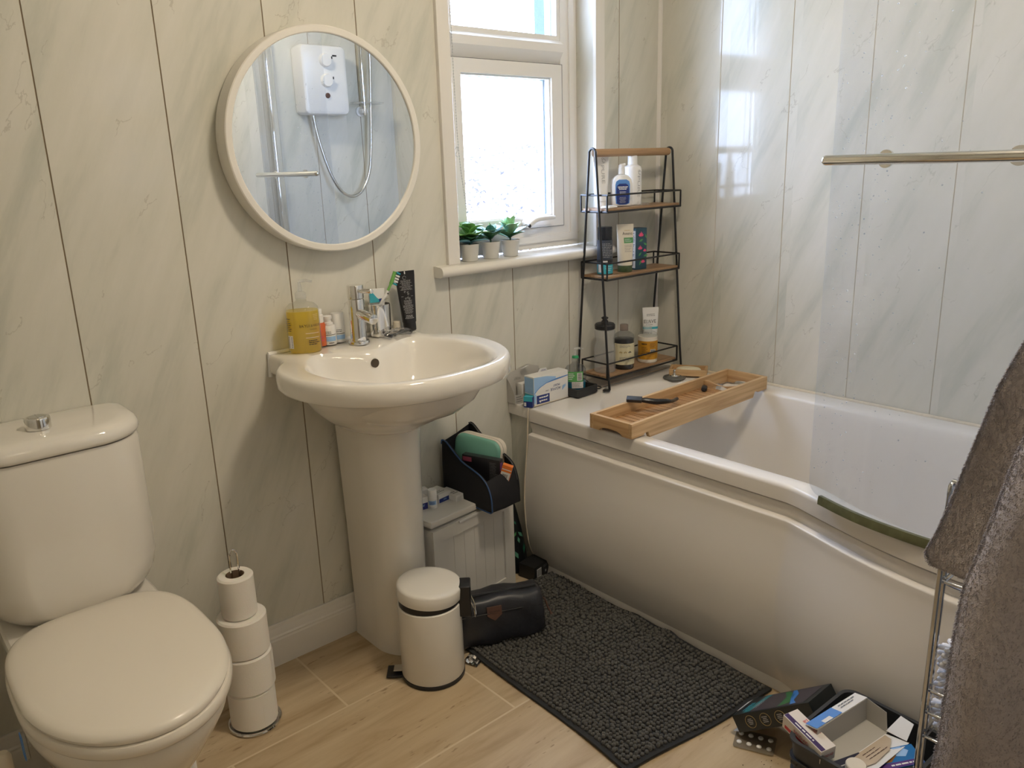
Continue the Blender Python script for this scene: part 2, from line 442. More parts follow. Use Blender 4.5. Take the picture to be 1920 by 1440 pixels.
def squeeze_tube(parent, r, w, h, capr, caph, mat, capmat, capname='cap', thick=.0025, crimp=.012):
    """cap down, flattened crimp up; label face is local -Y"""
    bm = B(); lathe(bm, [(capr*.96, 0), (capr, .002), (capr, caph-.001), (capr*.97, caph)], 28); obj(capname, bm, capmat, parent)
    bm = B(); rs = []
    for i in range(13):
        t = i/12; k = t**1.15
        a = r*(1-k) + (w/2)*k; b = r*(1-t)**.9*(1) + thick/2
        rs.append(circ(a, caph + .0005 + (h-crimp-caph)*t, 32, ry=max(b, thick/2), e=2+2*t))
    rs.append(circ(w/2, h, 32, ry=thick/2, e=4))
    rings(bm, rs); body = obj('tube_body', bm, mat, parent)
    def face(a, b, c=0.0):
        t = min(max((b-caph)/(h-crimp-caph), 0), 1); k = t**1.15
        ra = r*(1-k)+(w/2)*k; rb = max(r*(1-t)**.9 + thick/2, thick/2); e = 2+2*t
        q = min(abs(a)/ra, .995)
        return Vector((a, -(rb*(1-q**e)**(1/e)) - c, b))
    return body, face

def pump_top(parent, z, neck_r, mat, length=.035, ang=0, collar_mat=None, stem_h=.03):
    bm = B(); lathe(bm, [(neck_r, z), (neck_r, z+.012), (neck_r*.75, z+.016), (.0045, z+.017)], 20); obj('collar', bm, collar_mat or mat, parent)
    bm = B(); lathe(bm, [(.004, z+.017), (.004, z+stem_h)], 10); lathe(bm, [(.008, z+stem_h), (.009, z+stem_h+.006), (.006, z+stem_h+.009)], 14)
    a = math.radians(ang); d = Vector((math.cos(a), math.sin(a), 0))
    tube(bm, [d*.004+Vector((0, 0, z+stem_h+.005)), d*length*.7+Vector((0, 0, z+stem_h+.006)), d*length+Vector((0, 0, z+stem_h+.001))], [.004, .0035, .0028], 8)
    return obj('pump_head', bm, mat, parent)
# ------------------------------------------------------------------ the room
WX, WY, CZ, EY = 2.357, 1.889, 2.36, .09          # right wall, window wall, ceiling, shower wall
M['wall'] = wall_panel_mat('marble_effect_panel')
M['floor'] = floor_mat()
S = dict(kind='structure')

def panel_wall(name, along, lo, hi, joints, holes, place, mats):
    """cladding boards with a small V groove at each joint; holes: (a0, a1, z0, z1)"""
    bm = B(); g = .0016
    cuts = sorted({lo, hi, *[j for j in joints if lo < j < hi], *[h for q in holes for h in q[:2]]})
    def quad(a0, a1, z0, z1, d0=0.0, d1=0.0, mi=0):
        f = bm.faces.new([bm.verts.new(place(a, z, d)) for a, z, d in ((a0, z0, d0), (a1, z0, d1), (a1, z1, d1), (a0, z1, d0))]); f.material_index = mi
    for a0, a1 in zip(cuts, cuts[1:]):
        spans = [(0, CZ)]
        for h in holes:
            if a0 >= h[0]-1e-6 and a1 <= h[1]+1e-6:
                spans = [s for s in ((0, h[2]), (h[3], CZ)) if s[1]-s[0] > 1e-3]
        b0 = a0 + (g if a0 in joints else 0); b1 = a1 - (g if a1 in joints else 0)
        for z0, z1 in spans:
            quad(b0, b1, z0, z1)
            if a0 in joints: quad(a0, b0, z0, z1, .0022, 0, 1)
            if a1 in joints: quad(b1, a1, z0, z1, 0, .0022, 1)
    return obj(name, bm, mats, smooth=0, kind='structure')

jb = [round(.4045 + .2488*k, 4) for k in range(-3, 9)]
jr = [round(1.636 - .2528*k, 4) for k in range(-1, 8)]
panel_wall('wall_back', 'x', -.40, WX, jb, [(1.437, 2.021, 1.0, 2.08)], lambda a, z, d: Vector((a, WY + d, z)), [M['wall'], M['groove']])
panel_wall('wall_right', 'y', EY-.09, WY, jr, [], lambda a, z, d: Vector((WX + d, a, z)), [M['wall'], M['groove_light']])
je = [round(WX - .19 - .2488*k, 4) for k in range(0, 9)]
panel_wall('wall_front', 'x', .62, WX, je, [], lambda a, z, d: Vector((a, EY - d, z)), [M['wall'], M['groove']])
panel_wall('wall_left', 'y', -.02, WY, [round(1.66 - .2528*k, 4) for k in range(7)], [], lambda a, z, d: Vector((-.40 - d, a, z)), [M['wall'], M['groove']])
bm = B(); box(bm, .62, WX+.1, EY-.12, EY-.004, 0, CZ); obj('wall_front_core', bm, M['paint'], smooth=0, kind='structure')
# outer leaf of the window wall (reveal sides come from this) and the hallway behind the camera
bm = B()
for x0, x1, z0, z1 in ((-.5, 1.437, -.05, 2.5), (2.021, 2.6, -.05, 2.5), (1.437, 2.021, -.05, 1.0), (1.437, 2.021, 2.08, 2.5)):
    box(bm, x0, x1, WY+.003, WY+.22, z0, z1)
obj('wall_back_core', bm, M['paint'], smooth=0, kind='structure')
bm = B(); box(bm, WX+.003, WX+.12, -.1, WY+.2, -.05, 2.5); obj('wall_right_core', bm, M['paint'], smooth=0, kind='structure')
bm = B(); box(bm, -1.3, WX+.1, -1.75, WY+.05, -.05, 0); obj('floor', bm, M['floor'], smooth=0, kind='structure')
M['ceiling'] = pbr('ceiling_paint', (.80, .76, .69), .6)
bm = B(); box(bm, -1.3, WX+.1, -1.75, WY+.1, CZ, CZ+.05); obj('ceiling', bm, M['ceiling'], smooth=0, kind='structure')
M['hall'] = pbr('hall_paint', (.70, .65, .54), .7)
bm = B(); box(bm, -1.3, -1.2, -1.75, -.02, 0, CZ); box(bm, -1.2, -.401, -.12, -.02, 0, CZ); obj('wall_hall_left', bm, M['hall'], smooth=0, kind='structure')
bm = B(); box(bm, -1.2, 1.4, -1.75, -1.65, 0, CZ); obj('wall_hall_back', bm, M['hall'], smooth=0, kind='structure')
bm = B(); box(bm, 1.3, 1.4, -1.65, -.031, 0, CZ); obj('wall_hall_right', bm, M['hall'], smooth=0, kind='structure')

# white strip in the corner of the two clad walls
bm = B(); prism(bm, [(WX-.011, WY-.0005), (WX-.0005, WY-.0005), (WX-.0005, WY-.011), (WX-.006, WY-.009)], .556, CZ); obj('trim_1', bm, M['paint'], smooth=0, kind='structure')
# boxed ledge between bath end and window wall: clad front, white top strip
bm = B(); box(bm, 1.622, WX-.001, 1.7915, WY-.001, 0, .535); obj('trim_2', bm, M['wall'], smooth=0, kind='structure')
bm = B(); box(bm, 1.612, WX-.001, 1.791, WY-.001, .519, .5565); obj('trim_3', bm, M['acrylic'], kind='structure', bevel=.003)
bm = B(); tube(bm, catmull([(1.609, 1.789, .556), (1.607, 1.789, .53), (1.60, 1.788, .44), (1.583, 1.787, .3), (1.582, 1.787, .2), (1.60, 1.787, .08), (1.64, 1.787, .01)], 6), .0022, 8)
obj('trim_4', bm, M['caulk'], kind='structure')

def skirting(name, pts, side, h=.118, t=.017):
    """moulded skirting along a straight run from pts[0] to pts[1]; side = unit vector into the room"""
    prof = [(0, 0), (t, 0), (t, h-.043), (t-.002, h-.038), (t-.002, h-.034), (t-.006, h-.030), (t-.008, h-.018), (t-.011, h-.012), (t-.011, h-.004), (t-.0125, h), (0, h)]
    a, b, s = Vector(pts[0]), Vector(pts[1]), Vector(side)
    bm = B(); rings(bm, [[a + s*d + Vector((0, 0, z)) for d, z in prof], [b + s*d + Vector((0, 0, z)) for d, z in prof]])
    return obj(name, bm, M['paint'], smooth=20, kind='structure')
skirting('baseboard_back', ((-.40, WY-.0005, 0), (1.62, WY-.0005, 0)), (0, -1, 0))
skirting('baseboard_left', ((-.3995, -.02, 0), (-.3995, WY-.018, 0)), (1, 0, 0))

# ------------------------------------------------------------------ window
WF = 1.965
def strip_frame(bm, x0, x1, z0, z1, w, y0, y1, ws=None):
    l, r, b, t = ws or (w, w, w, w)
    box(bm, x0, x0+l, y0, y1, z0, z1); box(bm, x1-r, x1, y0, y1, z0, z1)
    box(bm, x0+l, x1-r, y0, y1, z0, z0+b); box(bm, x0+l, x1-r, y0, y1, z1-t, z1)
bm = B(); strip_frame(bm, 1.437, 2.021, 1.026, 2.07, .06, WF, WF+.07, (.062, .074, .068, .06))
# transom with a splayed underside
rings(bm, [[Vector((x, y, z)) for y, z in ((WF+.07, 1.603), (WF+.010, 1.603), (WF-.014, 1.640), (WF-.014, 1.664), (WF, 1.676), (WF+.07, 1.676))] for x in (1.499, 1.947)])
win = obj('window_1', bm, M['upvc'], kind='structure', smooth=20)
bm = B(); strip_frame(bm, 1.486, 1.947, 1.096, 1.603, .04, WF-.006, WF+.05, (.046, .046, .034, .040))
cas = obj('casement', bm, M['upvc'], win, smooth=20)
bm = B(); strip_frame(bm, 1.5285, 1.9045, 1.1265, 1.5665, .009, WF+.002, WF+.018); obj('glazing_bead', bm, M['upvc'], cas, smooth=20)
M['pane'] = clear_mat('obscure_glass', (.97, .985, 1), .006, (.85, .87, .95), .03, .4, .02)
bm = B(); box(bm, 1.534, 1.899, WF+.024, WF+.028, 1.131, 1.562); obj('pane', bm, M['pane'], cas, smooth=0)
bm = B(); strip_frame(bm, 1.499, 1.947, 1.676, 2.01, .014, WF+.002, WF+.02); obj('glazing_bead', bm, M['upvc'], win, smooth=20)
bm = B(); box(bm, 1.508, 1.938, WF+.024, WF+.028, 1.684, 2.005); obj('pane', bm, M['pane'], win, smooth=0)
bm = B(); strip_frame(bm, 1.453, 2.004, 1.046, 2.05, .022, WF-.007, WF+.001); obj('frame_step', bm, M['upvc'], win, smooth=20)
M['spacer'] = pbr('blue_grey_spacer', (.10, .15, .20), .4)
bm = B(); strip_frame(bm, 1.5345, 1.8985, 1.1315, 1.5615, .004, WF+.0285, WF+.040); obj('spacer_bar', bm, M['spacer'], cas, smooth=0)
bm = B(); strip_frame(bm, 1.5085, 1.9375, 1.6845, 2.0045, .004, WF+.0285, WF+.040); obj('spacer_bar', bm, M['spacer'], win, smooth=0)
bm = B(); box(bm, 1.985, 2.0205, WF+.075, WY+.235, 1.64, 2.075); obj('trim_10', bm, pbr('teal_outside_paint', (.007, .033, .046), .6), smooth=0, kind='structure')
# dark rubber line round the sash
bm = B(); strip_frame(bm, 1.482, 1.953, 1.0945, 1.605, .004, WF-.002, WF+.002, (.004, .0062, .0018, .002)); obj('rubber_seal', bm, M['dark_plastic'], win, smooth=0)
# handle
bm = B(); rings(bm, [circ(.013, 0, 20), circ(.013, .008, 20), circ(.010, .012, 20), circ(.009, .026, 20)])
xform(bm, Matrix.Translation((1.765, WF-.006, 1.113)) @ Matrix.Rotation(PI/2, 4, 'X')); hd = obj('window_handle', bm, M['white_plastic'], win)
bm = B(); pts = catmull([(1.757, WF-.033, 1.106), (1.772, WF-.036, 1.116), (1.79, WF-.040, 1.1245), (1.815, WF-.042, 1.127), (1.85, WF-.040, 1.127), (1.872, WF-.038, 1.126)], 5)
tube(bm, pts, [.010 - .0035*i/(len(pts)-1) for i in range(len(pts))], 12); obj('lever', bm, M['white_plastic'], hd)
bm = B(); rings(bm, [circ(.0055, 0, 14), circ(.0055, .004, 14)]); xform(bm, Matrix.Translation((1.757, WF-.0405, 1.1065)) @ Matrix.Rotation(PI/2, 4, 'X')); obj('lock_barrel', bm, M['dark_plastic'], hd)
# inside faces of the reveal, architraves, sill
bm = B(); box(bm, 2.0205, 2.0225, WY, WF+.002, 1.02, 2.08); box(bm, 1.4355, 1.4375, WY, WF+.002, 1.02, 2.08); box(bm, 1.437, 2.021, WY, WF+.002, 2.0785, 2.0805)
obj('trim_5', bm, M['wall'], smooth=0, kind='structure')
def trim_box(name, a, m=M['paint'], bv=.002):
    bm = B(); box(bm, *a); return obj(name, bm, m, kind='structure', bevel=bv)
trim_box('trim_6', (1.394, 1.4365, WY-.013, WY+.001, 1.022, 2.11))
trim_box('trim_7', (2.0195, 2.062, WY-.013, WY+.001, 1.022, 2.11))
trim_box('trim_8', (1.437, 2.019, WY-.013, WY+.001, 2.079, 2.11))
bm = B(); sec = [(WF+.002, .990), (WY, .990), (WY-.018, .990)] + [(WY-.030 - .0155*math.sin(t*PI/10), 1.0055 - .0155*math.cos(t*PI/10)) for t in range(11)] + [(WY-.005, 1.0225), (WF+.002, 1.0235)]
rings(bm, [[Vector((x, y, z)) for y, z in sec] for x in (1.347, 2.085)]); obj('trim_9', bm, M['sill'], kind='structure', smooth=30)

# beaded blind cord
t = thing('blind_cord', 'white beaded blind cord hanging down the left of the window pane', 'blind cord', (1.486, 1.925, 1.135))
bm = B(); p = catmull([(-.006, 0, .95), (-.006, 0, .61), (-.005, 0, .40), (.0, 0, .21), (.014, 0, .08), (.027, 0, .004), (.033, 0, -.002)], 24)
p = resample([Vector(q) for q in p], 120, False)
for q in p: sphere(bm, q, .0019, 1)
tube(bm, p, .0007, 5); obj('beads', bm, pbr('grey_white_bead', (.50, .50, .48), .4), t)
bm = B(); tube(bm, catmull([(-.012, 0, .212), (-.004, 0, .218), (-.006, 0, .205), (-.012, 0, .196), (-.004, 0, .190)], 5), .0016, 6); obj('cord_clip', bm, M['clear'], t)

# what shows through the obscure glass: the sunlit shrub close outside
t = thing('garden_shrub', 'sunlit pale shrub blurred behind the obscure window glass', 'shrub', (1.95, 2.75, 0))
rnd = random.Random(5); V, F = [], []
for i in range(9500):
    a, b = rnd.uniform(-1, 1.5), rnd.random()
    top = 1.14 + .10*math.sin(a*3.1+.6) + .26*max(0, a+.15)
    z = top*b**.6; y = rnd.uniform(-.22, .22); c = Vector((a, y, z)); s = rnd.uniform(.006, .017)
    u = Vector((rnd.uniform(-1, 1), rnd.uniform(-1, 1), rnd.uniform(-1, 1))).normalized(); w = u.orthogonal().normalized()
    k = len(V); V += [c-u*s, c+w*s*.45, c+u*s, c-w*s*.45]; F.append((k, k+1, k+2, k+3))
M['shrub'] = pbr('pale_lilac_foliage', (.034, .024, .029), .6, vary=.55, vscale=9)
raw('foliage', V, F, M['shrub'], t)
bm = B()
for k in range(7): tube(bm, [(-.9+.35*k, 0, 0), (-.85+.35*k, .03, .5), (-.95+.38*k, 0, 1.0)], [.02, .014, .006], 7)
obj('branches', bm, M['card_tube'], t)
bm = B(); box(bm, -1.5, 6, WY+.22, 7, -.25, -.05); obj('ground_outside', bm, pbr('garden_lawn', (.16, .22, .08), .9), smooth=0, kind='structure')

# ------------------------------------------------------------------ lamp, hall lamp, daylight, camera
t = thing('ceiling_light', 'round opal glass ceiling light above the middle of the room', 'ceiling light', (1.15, .68, CZ))
bm = B(); lathe(bm, [(.13, -.001), (.13, -.018), (.12, -.022)], 40); obj('base_plate', bm, M['white_plastic'], t)
bm = B(); lathe(bm, [(.118, -.0225), (.116, -.04), (.10, -.062), (.065, -.078), (.02, -.084), (.001, -.0845)], 40); obj('opal_shade', bm, emit_mat('opal_lamp_glow', (1, .85, .655), 95), t)
t = thing('hall_light', 'warm ceiling globe in the hallway behind the door opening', 'ceiling light', (.15, -.85, CZ))
bm = B(); lathe(bm, [(.05, -.001), (.05, -.02)], 24); obj('ceiling_rose', bm, M['white_plastic'], t)
bm = B(); lathe(bm, [(.001, -.0205), (.06, -.035), (.09, -.09), (.06, -.145), (.001, -.16)], 28); obj('opal_shade', bm, emit_mat('hall_lamp_glow', (1, .85, .62), 20), t)

w = bpy.data.worlds.new('sky'); scene.world = w; w.use_nodes = True
bg = w.node_tree.nodes['Background']; bg.inputs['Color'].default_value = (.58, .71, 1, 1); bg.inputs['Strength'].default_value = 23.0
ld = bpy.data.lights.new('window_portal', 'AREA'); ld.shape = 'RECTANGLE'; ld.size = .58; ld.size_y = 1.06; ld.cycles.is_portal = True
lo = bpy.data.objects.new('window_portal', ld); COL.objects.link(lo); lo.location = (1.729, 2.115, 1.54); lo.rotation_euler = (PI/2, 0, PI)

cam = bpy.data.cameras.new('camera'); co = bpy.data.objects.new('camera', cam); COL.objects.link(co)
cam.sensor_width = 36; cam.sensor_fit = 'HORIZONTAL'; cam.lens = 36*1496.8/1920; cam.clip_start = .02
ya, pi_, ro = (math.radians(v) for v in (40.819, 15.397, 1.842))
fw = Vector((math.sin(ya)*math.cos(pi_), math.cos(ya)*math.cos(pi_), -math.sin(pi_)))
r0 = Vector((math.cos(ya), -math.sin(ya), 0)); d0 = fw.cross(r0)
rt = r0*math.cos(ro) + d0*math.sin(ro); dn = d0*math.cos(ro) - r0*math.sin(ro)
co.matrix_world = Matrix(((rt.x, -dn.x, -fw.x, 0), (rt.y, -dn.y, -fw.y, 0), (rt.z, -dn.z, -fw.z, 1.3), (0, 0, 0, 1)))
scene.camera = co
vs = scene.view_settings
scene.display_settings.display_device = 'sRGB'
vs.view_transform = 'Standard'; vs.look = 'None'; vs.gamma = 1; vs.use_curve_mapping = False; vs.exposure = 0.08
# ------------------------------------------------------------------ bath
bt = thing('bath', 'white P shaped shower bath with moulded front panel along the right wall', 'bath', (1.95, .95, 0))
def rel(bm, o=bt): return xform(bm, Matrix.Translation(-o.location))
front = [(1.612, 1.788), (1.612, 1.5), (1.612, 1.2), (1.612, .96), (1.612, .905), (1.6105, .88), (1.599, .845), (1.577, .78), (1.551, .70), (1.530, .62), (1.515, .53), (1.510, .44), (1.516, .34), (1.535, .23), (1.575, .12), (1.592, .0925)]
fr = catmull([Vector((x, y, 0)) for x, y in front], 6)
outer = fr + [Vector((2.354, .0925, 0)), Vector((2.354, 1.788, 0))]
def nrm(pts, i):
    d = (pts[min(i+1, len(pts)-1)] - pts[max(i-1, 0)]).normalized(); return Vector((d.y, -d.x, 0))
fn = [nrm(fr, i) for i in range(len(fr))]
for v in fn:
    if v.x > 0: v.negate()
NO = 160
out_r = resample(outer, NO)
inner_c = [(1.671, 1.38), (1.671, 1.1), (1.671, .90), (1.664, .84), (1.637, .775), (1.606, .70), (1.583, .60), (1.572, .50), (1.572, .40), (1.585, .29), (1.625, .20), (1.70, .165), (2.0, .16), (2.22, .17), (2.272, .23), (2.28, .4), (2.28, .9), (2.28, 1.35), (2.262, 1.50), (2.21, 1.64), (2.11, 1.722), (1.99, 1.742), (1.875, 1.708), (1.79, 1.645), (1.71, 1.54)]
inn = catmull([Vector((x, y, 0)) for x, y in inner_c], 8, True)
inn_r = resample(inn, NO)
# start both loops opposite each other
def align(a, b):
    best = min(range(len(b)), key=lambda k: sum((a[i]-b[(i+k) % len(b)]).length for i in range(0, len(a), 8)))
    return b[best:] + b[:best]
if sum(a.cross(b).z for a, b in zip(out_r, out_r[1:]+out_r[:1]))*sum(a.cross(b).z for a, b in zip(inn_r, inn_r[1:]+inn_r[:1])) < 0: inn_r.reverse()
inn_r = align(out_r, inn_r)
cen = Vector((1.98, .93, 0))
def inset(pts, k): return [p + (cen-p).normalized()*k for p in pts]
def at(pts, z): return [Vector((p.x, p.y, z)) for p in pts]
floor_c = [(1.80, 1.1), (1.79, .7), (1.80, .38), (1.95, .33), (2.12, .36), (2.17, .7), (2.16, 1.1), (2.12, 1.34), (1.98, 1.40), (1.85, 1.34)]
fl = resample(catmull([Vector((x, y, 0)) for x, y in floor_c], 8, True), NO)
if sum(a.cross(b).z for a, b in zip(out_r, out_r[1:]))*sum(a.cross(b).z for a, b in zip(fl, fl[1:])) < 0: fl.reverse()
fl = align(inn_r, fl)
def mixr(a, b, t): return [p.lerp(q, t) for p, q in zip(a, b)]
bm = B()
ro_ = 0.011
R_ = [at(inset(out_r, .012), .513), at(out_r, .513), at(out_r, .545)]
for k in range(1, 6):
    a = k*PI/10; R_.append(at(inset(out_r, ro_*(1-math.cos(a))), .545 + ro_*math.sin(a)))
R_.append(at(mixr(out_r, inn_r, .55), .5545))
R_.append(at(inset(inn_r, -.006), .553)); R_.append(at(inset(inn_r, .002), .549)); R_.append(at(inset(inn_r, .008), .541)); R_.append(at(inset(inn_r, .014), .52))
for t, z in ((.08, .47), (.22, .38), (.38, .28), (.56, .20), (.72, .155), (.86, .135), (1.0, .128)):
    R_.append(at(mixr(inset(inn_r, .016), fl, t), z))
rings(bm, R_, cap0=False, cap1=True); rel(bm)
tub = obj('tub', bm, M['acrylic'], bt, smooth=50)
# front panel: recessed band, bead, bowed face that tucks under
prof = [(-.012, .5115), (-.004, .508), (-.004, .497), (-.008, .489), (-.011, .480), (-.0105, .4735), (.0035, .4705), (.0055, .469), (.006, .467), (.0055, .455), (.006, .44), (.016, .38), (.026, .31), (.030, .24), (.027, .16), (.016, .09), (-.004, .045), (-.016, .022), (-.03, .004)]
bm = B(); g = []
for d, z in prof: g.append([bm.verts.new(fr[i] + fn[i]*d + Vector((0, 0, z))) for i in range(len(fr))])
for a, b in zip(g, g[1:]):
    for i in range(len(fr)-1): bm.faces.new((a[i], b[i], b[i+1], a[i+1]))
rel(bm); obj('front_panel', bm, M['acrylic'], bt, smooth=40)
bm = B(); sec = [(-.005, .0005), (-.012, .018), (-.017, .026), (-.03, .028), (-.04, .0005)]
rings(bm, [[fr[i] + fn[i]*d + Vector((0, 0, z)) for d, z in sec] for i in range(len(fr))]); rel(bm); obj('floor_trim', bm, M['acrylic'], bt, smooth=30)
bm = B(); lathe(bm, [(.028, .1285), (.03, .131), (.02, .133), (.012, .130)], 24, 2.0, .45); rel(bm); obj('waste', bm, M['chrome'], bt)
# sealant line against the walls
bm = B(); tube(bm, [(2.3495, .10, .557), (2.3495, 1.785, .557)], .006, 8); tube(bm, [(1.62, 1.7895, .5565), (2.35, 1.7895, .5565)], .0025, 6); rel(bm); obj('sealant', bm, M['caulk'], bt)

# ------------------------------------------------------------------ shower screen
sc = thing('shower_screen', 'curved clear glass shower screen with chrome rail standing on bath rim', 'shower screen', (1.56, .45, .556))
gp = catmull([(1.579, .822, 0), (1.567, .785, 0), (1.549, .735, 0), (1.534, .68, 0), (1.524, .61, 0), (1.5195, .53, 0), (1.523, .44, 0), (1.536, .35, 0), (1.567, .25, 0), (1.625, .16, 0), (1.70, .10, 0)], 5)
gp = [Vector(p) for p in gp]; gn = [nrm(gp, i) for i in range(len(gp))]
for v in gn:
    if v.x > 0: v.negate()
M['screen'] = clear_mat('shower_glass', (.965, .975, .985), .075, (.72, .78, .95), .0)
bm = B(); zt = 1.98; z0 = .574; T = .003
def gz(i):    # rounded bottom corner at the free edge
    s = (gp[i]-gp[0]).length; r = .03
    return z0 + (r - math.sqrt(max(r*r-(r-s)**2, 0)) if s < r else 0)
cols = [0.0, .001, .003, .007, .012, .02, .03]
P_ = [];
L = [0]
for a, b in zip(gp, gp[1:]): L.append(L[-1]+(b-a).length)
ss = sorted(set(cols + [x for x in L if x > .031]))
def on_glass(s):
    for k in range(len(L)-1):
        if s <= L[k+1] or k == len(L)-2:
            t = (s-L[k])/(L[k+1]-L[k]); return gp[k].lerp(gp[k+1], t), gn[k].lerp(gn[k+1], t).normalized()
def zb(s): r = .03; return z0 + (r - math.sqrt(max(r*r-(r-s)**2, 0)) if s < r else 0)
sec = []
for s in ss:
    p, q = on_glass(s); a = zb(s)
    sec.append([p+q*T+Vector((0, 0, a)), p-q*T+Vector((0, 0, a)), p-q*T+Vector((0, 0, zt)), p+q*T+Vector((0, 0, zt))])
rings(bm, sec); rel(bm, sc); obj('glass', bm, M['screen'], sc, smooth=30)
bm = B(); rings(bm, [[on_glass(s)[0] + on_glass(s)[1]*d + Vector((0, 0, z)) for d, z in ((.006, .5562), (.006, .566), (.004, .5755), (-.004, .5755), (-.006, .566), (-.006, .5562))] for s in [.032+.012*k for k in range(64)] if s < L[-1]-.01])
rel(bm, sc); obj('rubber_seal', bm, M['seal'], sc, smooth=40)
bm = B(); rings(bm, [[p+Vector((0, 0, z)) for p in (Vector((1.688, .0915, 0)), Vector((1.722, .0915, 0)), Vector((1.722, .118, 0)), Vector((1.714, .126, 0)), Vector((1.696, .126, 0)), Vector((1.688, .118, 0)))] for z in (.562, 1.99)]); rel(bm, sc); obj('wall_channel', bm, M['chrome'], sc)
bm = B(); tube(bm, [(1.684, .133, .575), (1.684, .133, 1.985)], .009, 16); rel(bm, sc); obj('hinge_post', bm, M['chrome'], sc)
# rail with two stand-offs
ra, rb = Vector((1.522, .806, 1.288)), Vector((1.468, .40, 1.288))
bm = B(); pts = [ra.lerp(rb, k/20) + Vector((-.010*math.sin(PI*k/20), 0, 0)) for k in range(21)]
tube(bm, pts, .0098, 20); sphere(bm, pts[0], .0098, 3); sphere(bm, pts[-1], .0098, 3); rel(bm, sc); rail = obj('towel_rail', bm, M['chrome'], sc)
for s, q in ((.135, pts[6]), (.36, pts[17])):
    p, n_ = on_glass(s)
    bm = B(); tube(bm, [Vector((p.x, p.y, 1.288)) + n_*.003, Vector((p.x, p.y, 1.288))+n_*.008], .0165, 22)
    tube(bm, [Vector((p.x, p.y, 1.288)) + n_*.008, q], .007, 14); rel(bm, sc); obj('stand_off', bm, M['chrome'], sc)
# splashes dried and wet on the glass
rnd = random.Random(11); bm = B()
for k in range(330):
    s = min(abs(rnd.gauss(.075, .09))+.004, L[-1]-.05); z = rnd.uniform(.62, 1.62) if rnd.random() < .8 else rnd.uniform(.6, 1.9)
    p, n_ = on_glass(s); r = rnd.choice((.0008, .001, .0013, .0018)); q = n_ if rnd.random() < .5 else -n_
    bmesh.ops.create_icosphere(bm, subdivisions=1, radius=r, matrix=Matrix.Translation(p + q*(T+.0003) + Vector((0, 0, z))))
rel(bm, sc); obj('water_droplets', bm, clear_mat('water', (.95, .97, 1), .35, (.9, .95, 1), .0), sc, kind='stuff')

# ------------------------------------------------------------------ things on the shower wall (seen in the round mirror)
t = thing('shower_unit', 'white electric shower unit with two dials seen in the round mirror', 'electric shower', (1.942, EY, 1.56))
bm = B(); rings(bm, [[Vector((x, y, z)) for z, x, y in []] or [Vector((p.x, y, p.y)) for p in rrect(-.118+k, .116-k, -.015+k, .29-k, .022)] for y, k in ((.002, .004), (.075, 0), (.092, .006), (.098, .016))]); obj('casing', bm, M['white_plastic'], t, smooth=35)
for z, r in ((.222, .030), (.135, .030)):
    bm = B(); rings(bm, [[Vector((.0 + q*math.cos(a*PI/16), y, z + q*math.sin(a*PI/16))) for a in range(32)] for y, q in ((.0985, r), (.108, r*.97), (.116, r*.85))]); dl = obj('dial', bm, M['white_plastic'], t)
    bm = B(); box(bm, .024, .030, .1165, .1172, z+.005, z+.016); obj('dial_mark', bm, M['ink'], dl, smooth=0)
bm = B(); rings(bm, [[Vector((q*math.cos(a*PI/12), y, .070 + q*math.sin(a*PI/12))) for a in range(24)] for y, q in ((.0985, .012), (.103, .0115), (.105, .009))]); obj('start_button', bm, M['tag'], t)
bm = B(); box(bm, .040, .062, .0985, .0992, .240, .247); obj('badge', bm, M['ink'], t, smooth=0)
hs = thing('shower_hose', 'chrome shower hose looping below the white shower unit', 'shower hose', (1.89, EY+.05, 1.17))
hp = [(-.005, 0, .385), (.0, 0, .33), (.012, .012, .24), (.045, .02, .12), (.09, .025, .035), (.15, .025, .003), (.21, .025, .03), (.255, .025, .11), (.275, .025, .22), (.29, .025, .40), (.305, .025, .62), (.295, .05, .85)]
bm = B(); tube(bm, catmull(hp, 10), .0072, 12); tube(bm, [(-.006, 0, .388), (-.004, 0, .352)], .010, 14); obj('hose', bm, M['brushed'], hs)
rs = thing('riser_rail', 'chrome shower riser rail with clear soap tray on the shower wall', 'shower rail', (2.165, EY, 1.55))
bm = B(); tube(bm, [(0, .045, .0), (0, .045, .60)], .0105, 16); obj('rail', bm, M['chrome'], rs)
for z in (.02, .585):
    bm = B(); tube(bm, [(0, .002, z), (0, .05, z)], .014, 16); tube(bm, [(0, .001, z), (0, .008, z)], .024, 20); obj('wall_bracket', bm, M['white_plastic' if z < .1 else 'chrome'], rs)
bm = B(); rings(bm, [[Vector((p.x, p.y, z)) for p in rrect(-.075, .075, .02, .125, .03)] for z in (.050, .056)]); obj('soap_tray', bm, M['frosty'], rs)
bm = B(); lathe(bm, [(.022, 0), (.024, .01), (.045, .03), (.047, .036), (.03, .04)], 24); xform(bm, Matrix.Translation((-.02, .13, .72-.15)) @ Matrix.Rotation(2.2, 4, 'X')); tube(bm, [(-.0, .07, .52), (-.01, .10, .545)], .011, 12); obj('shower_head', bm, M['chrome'], rs)

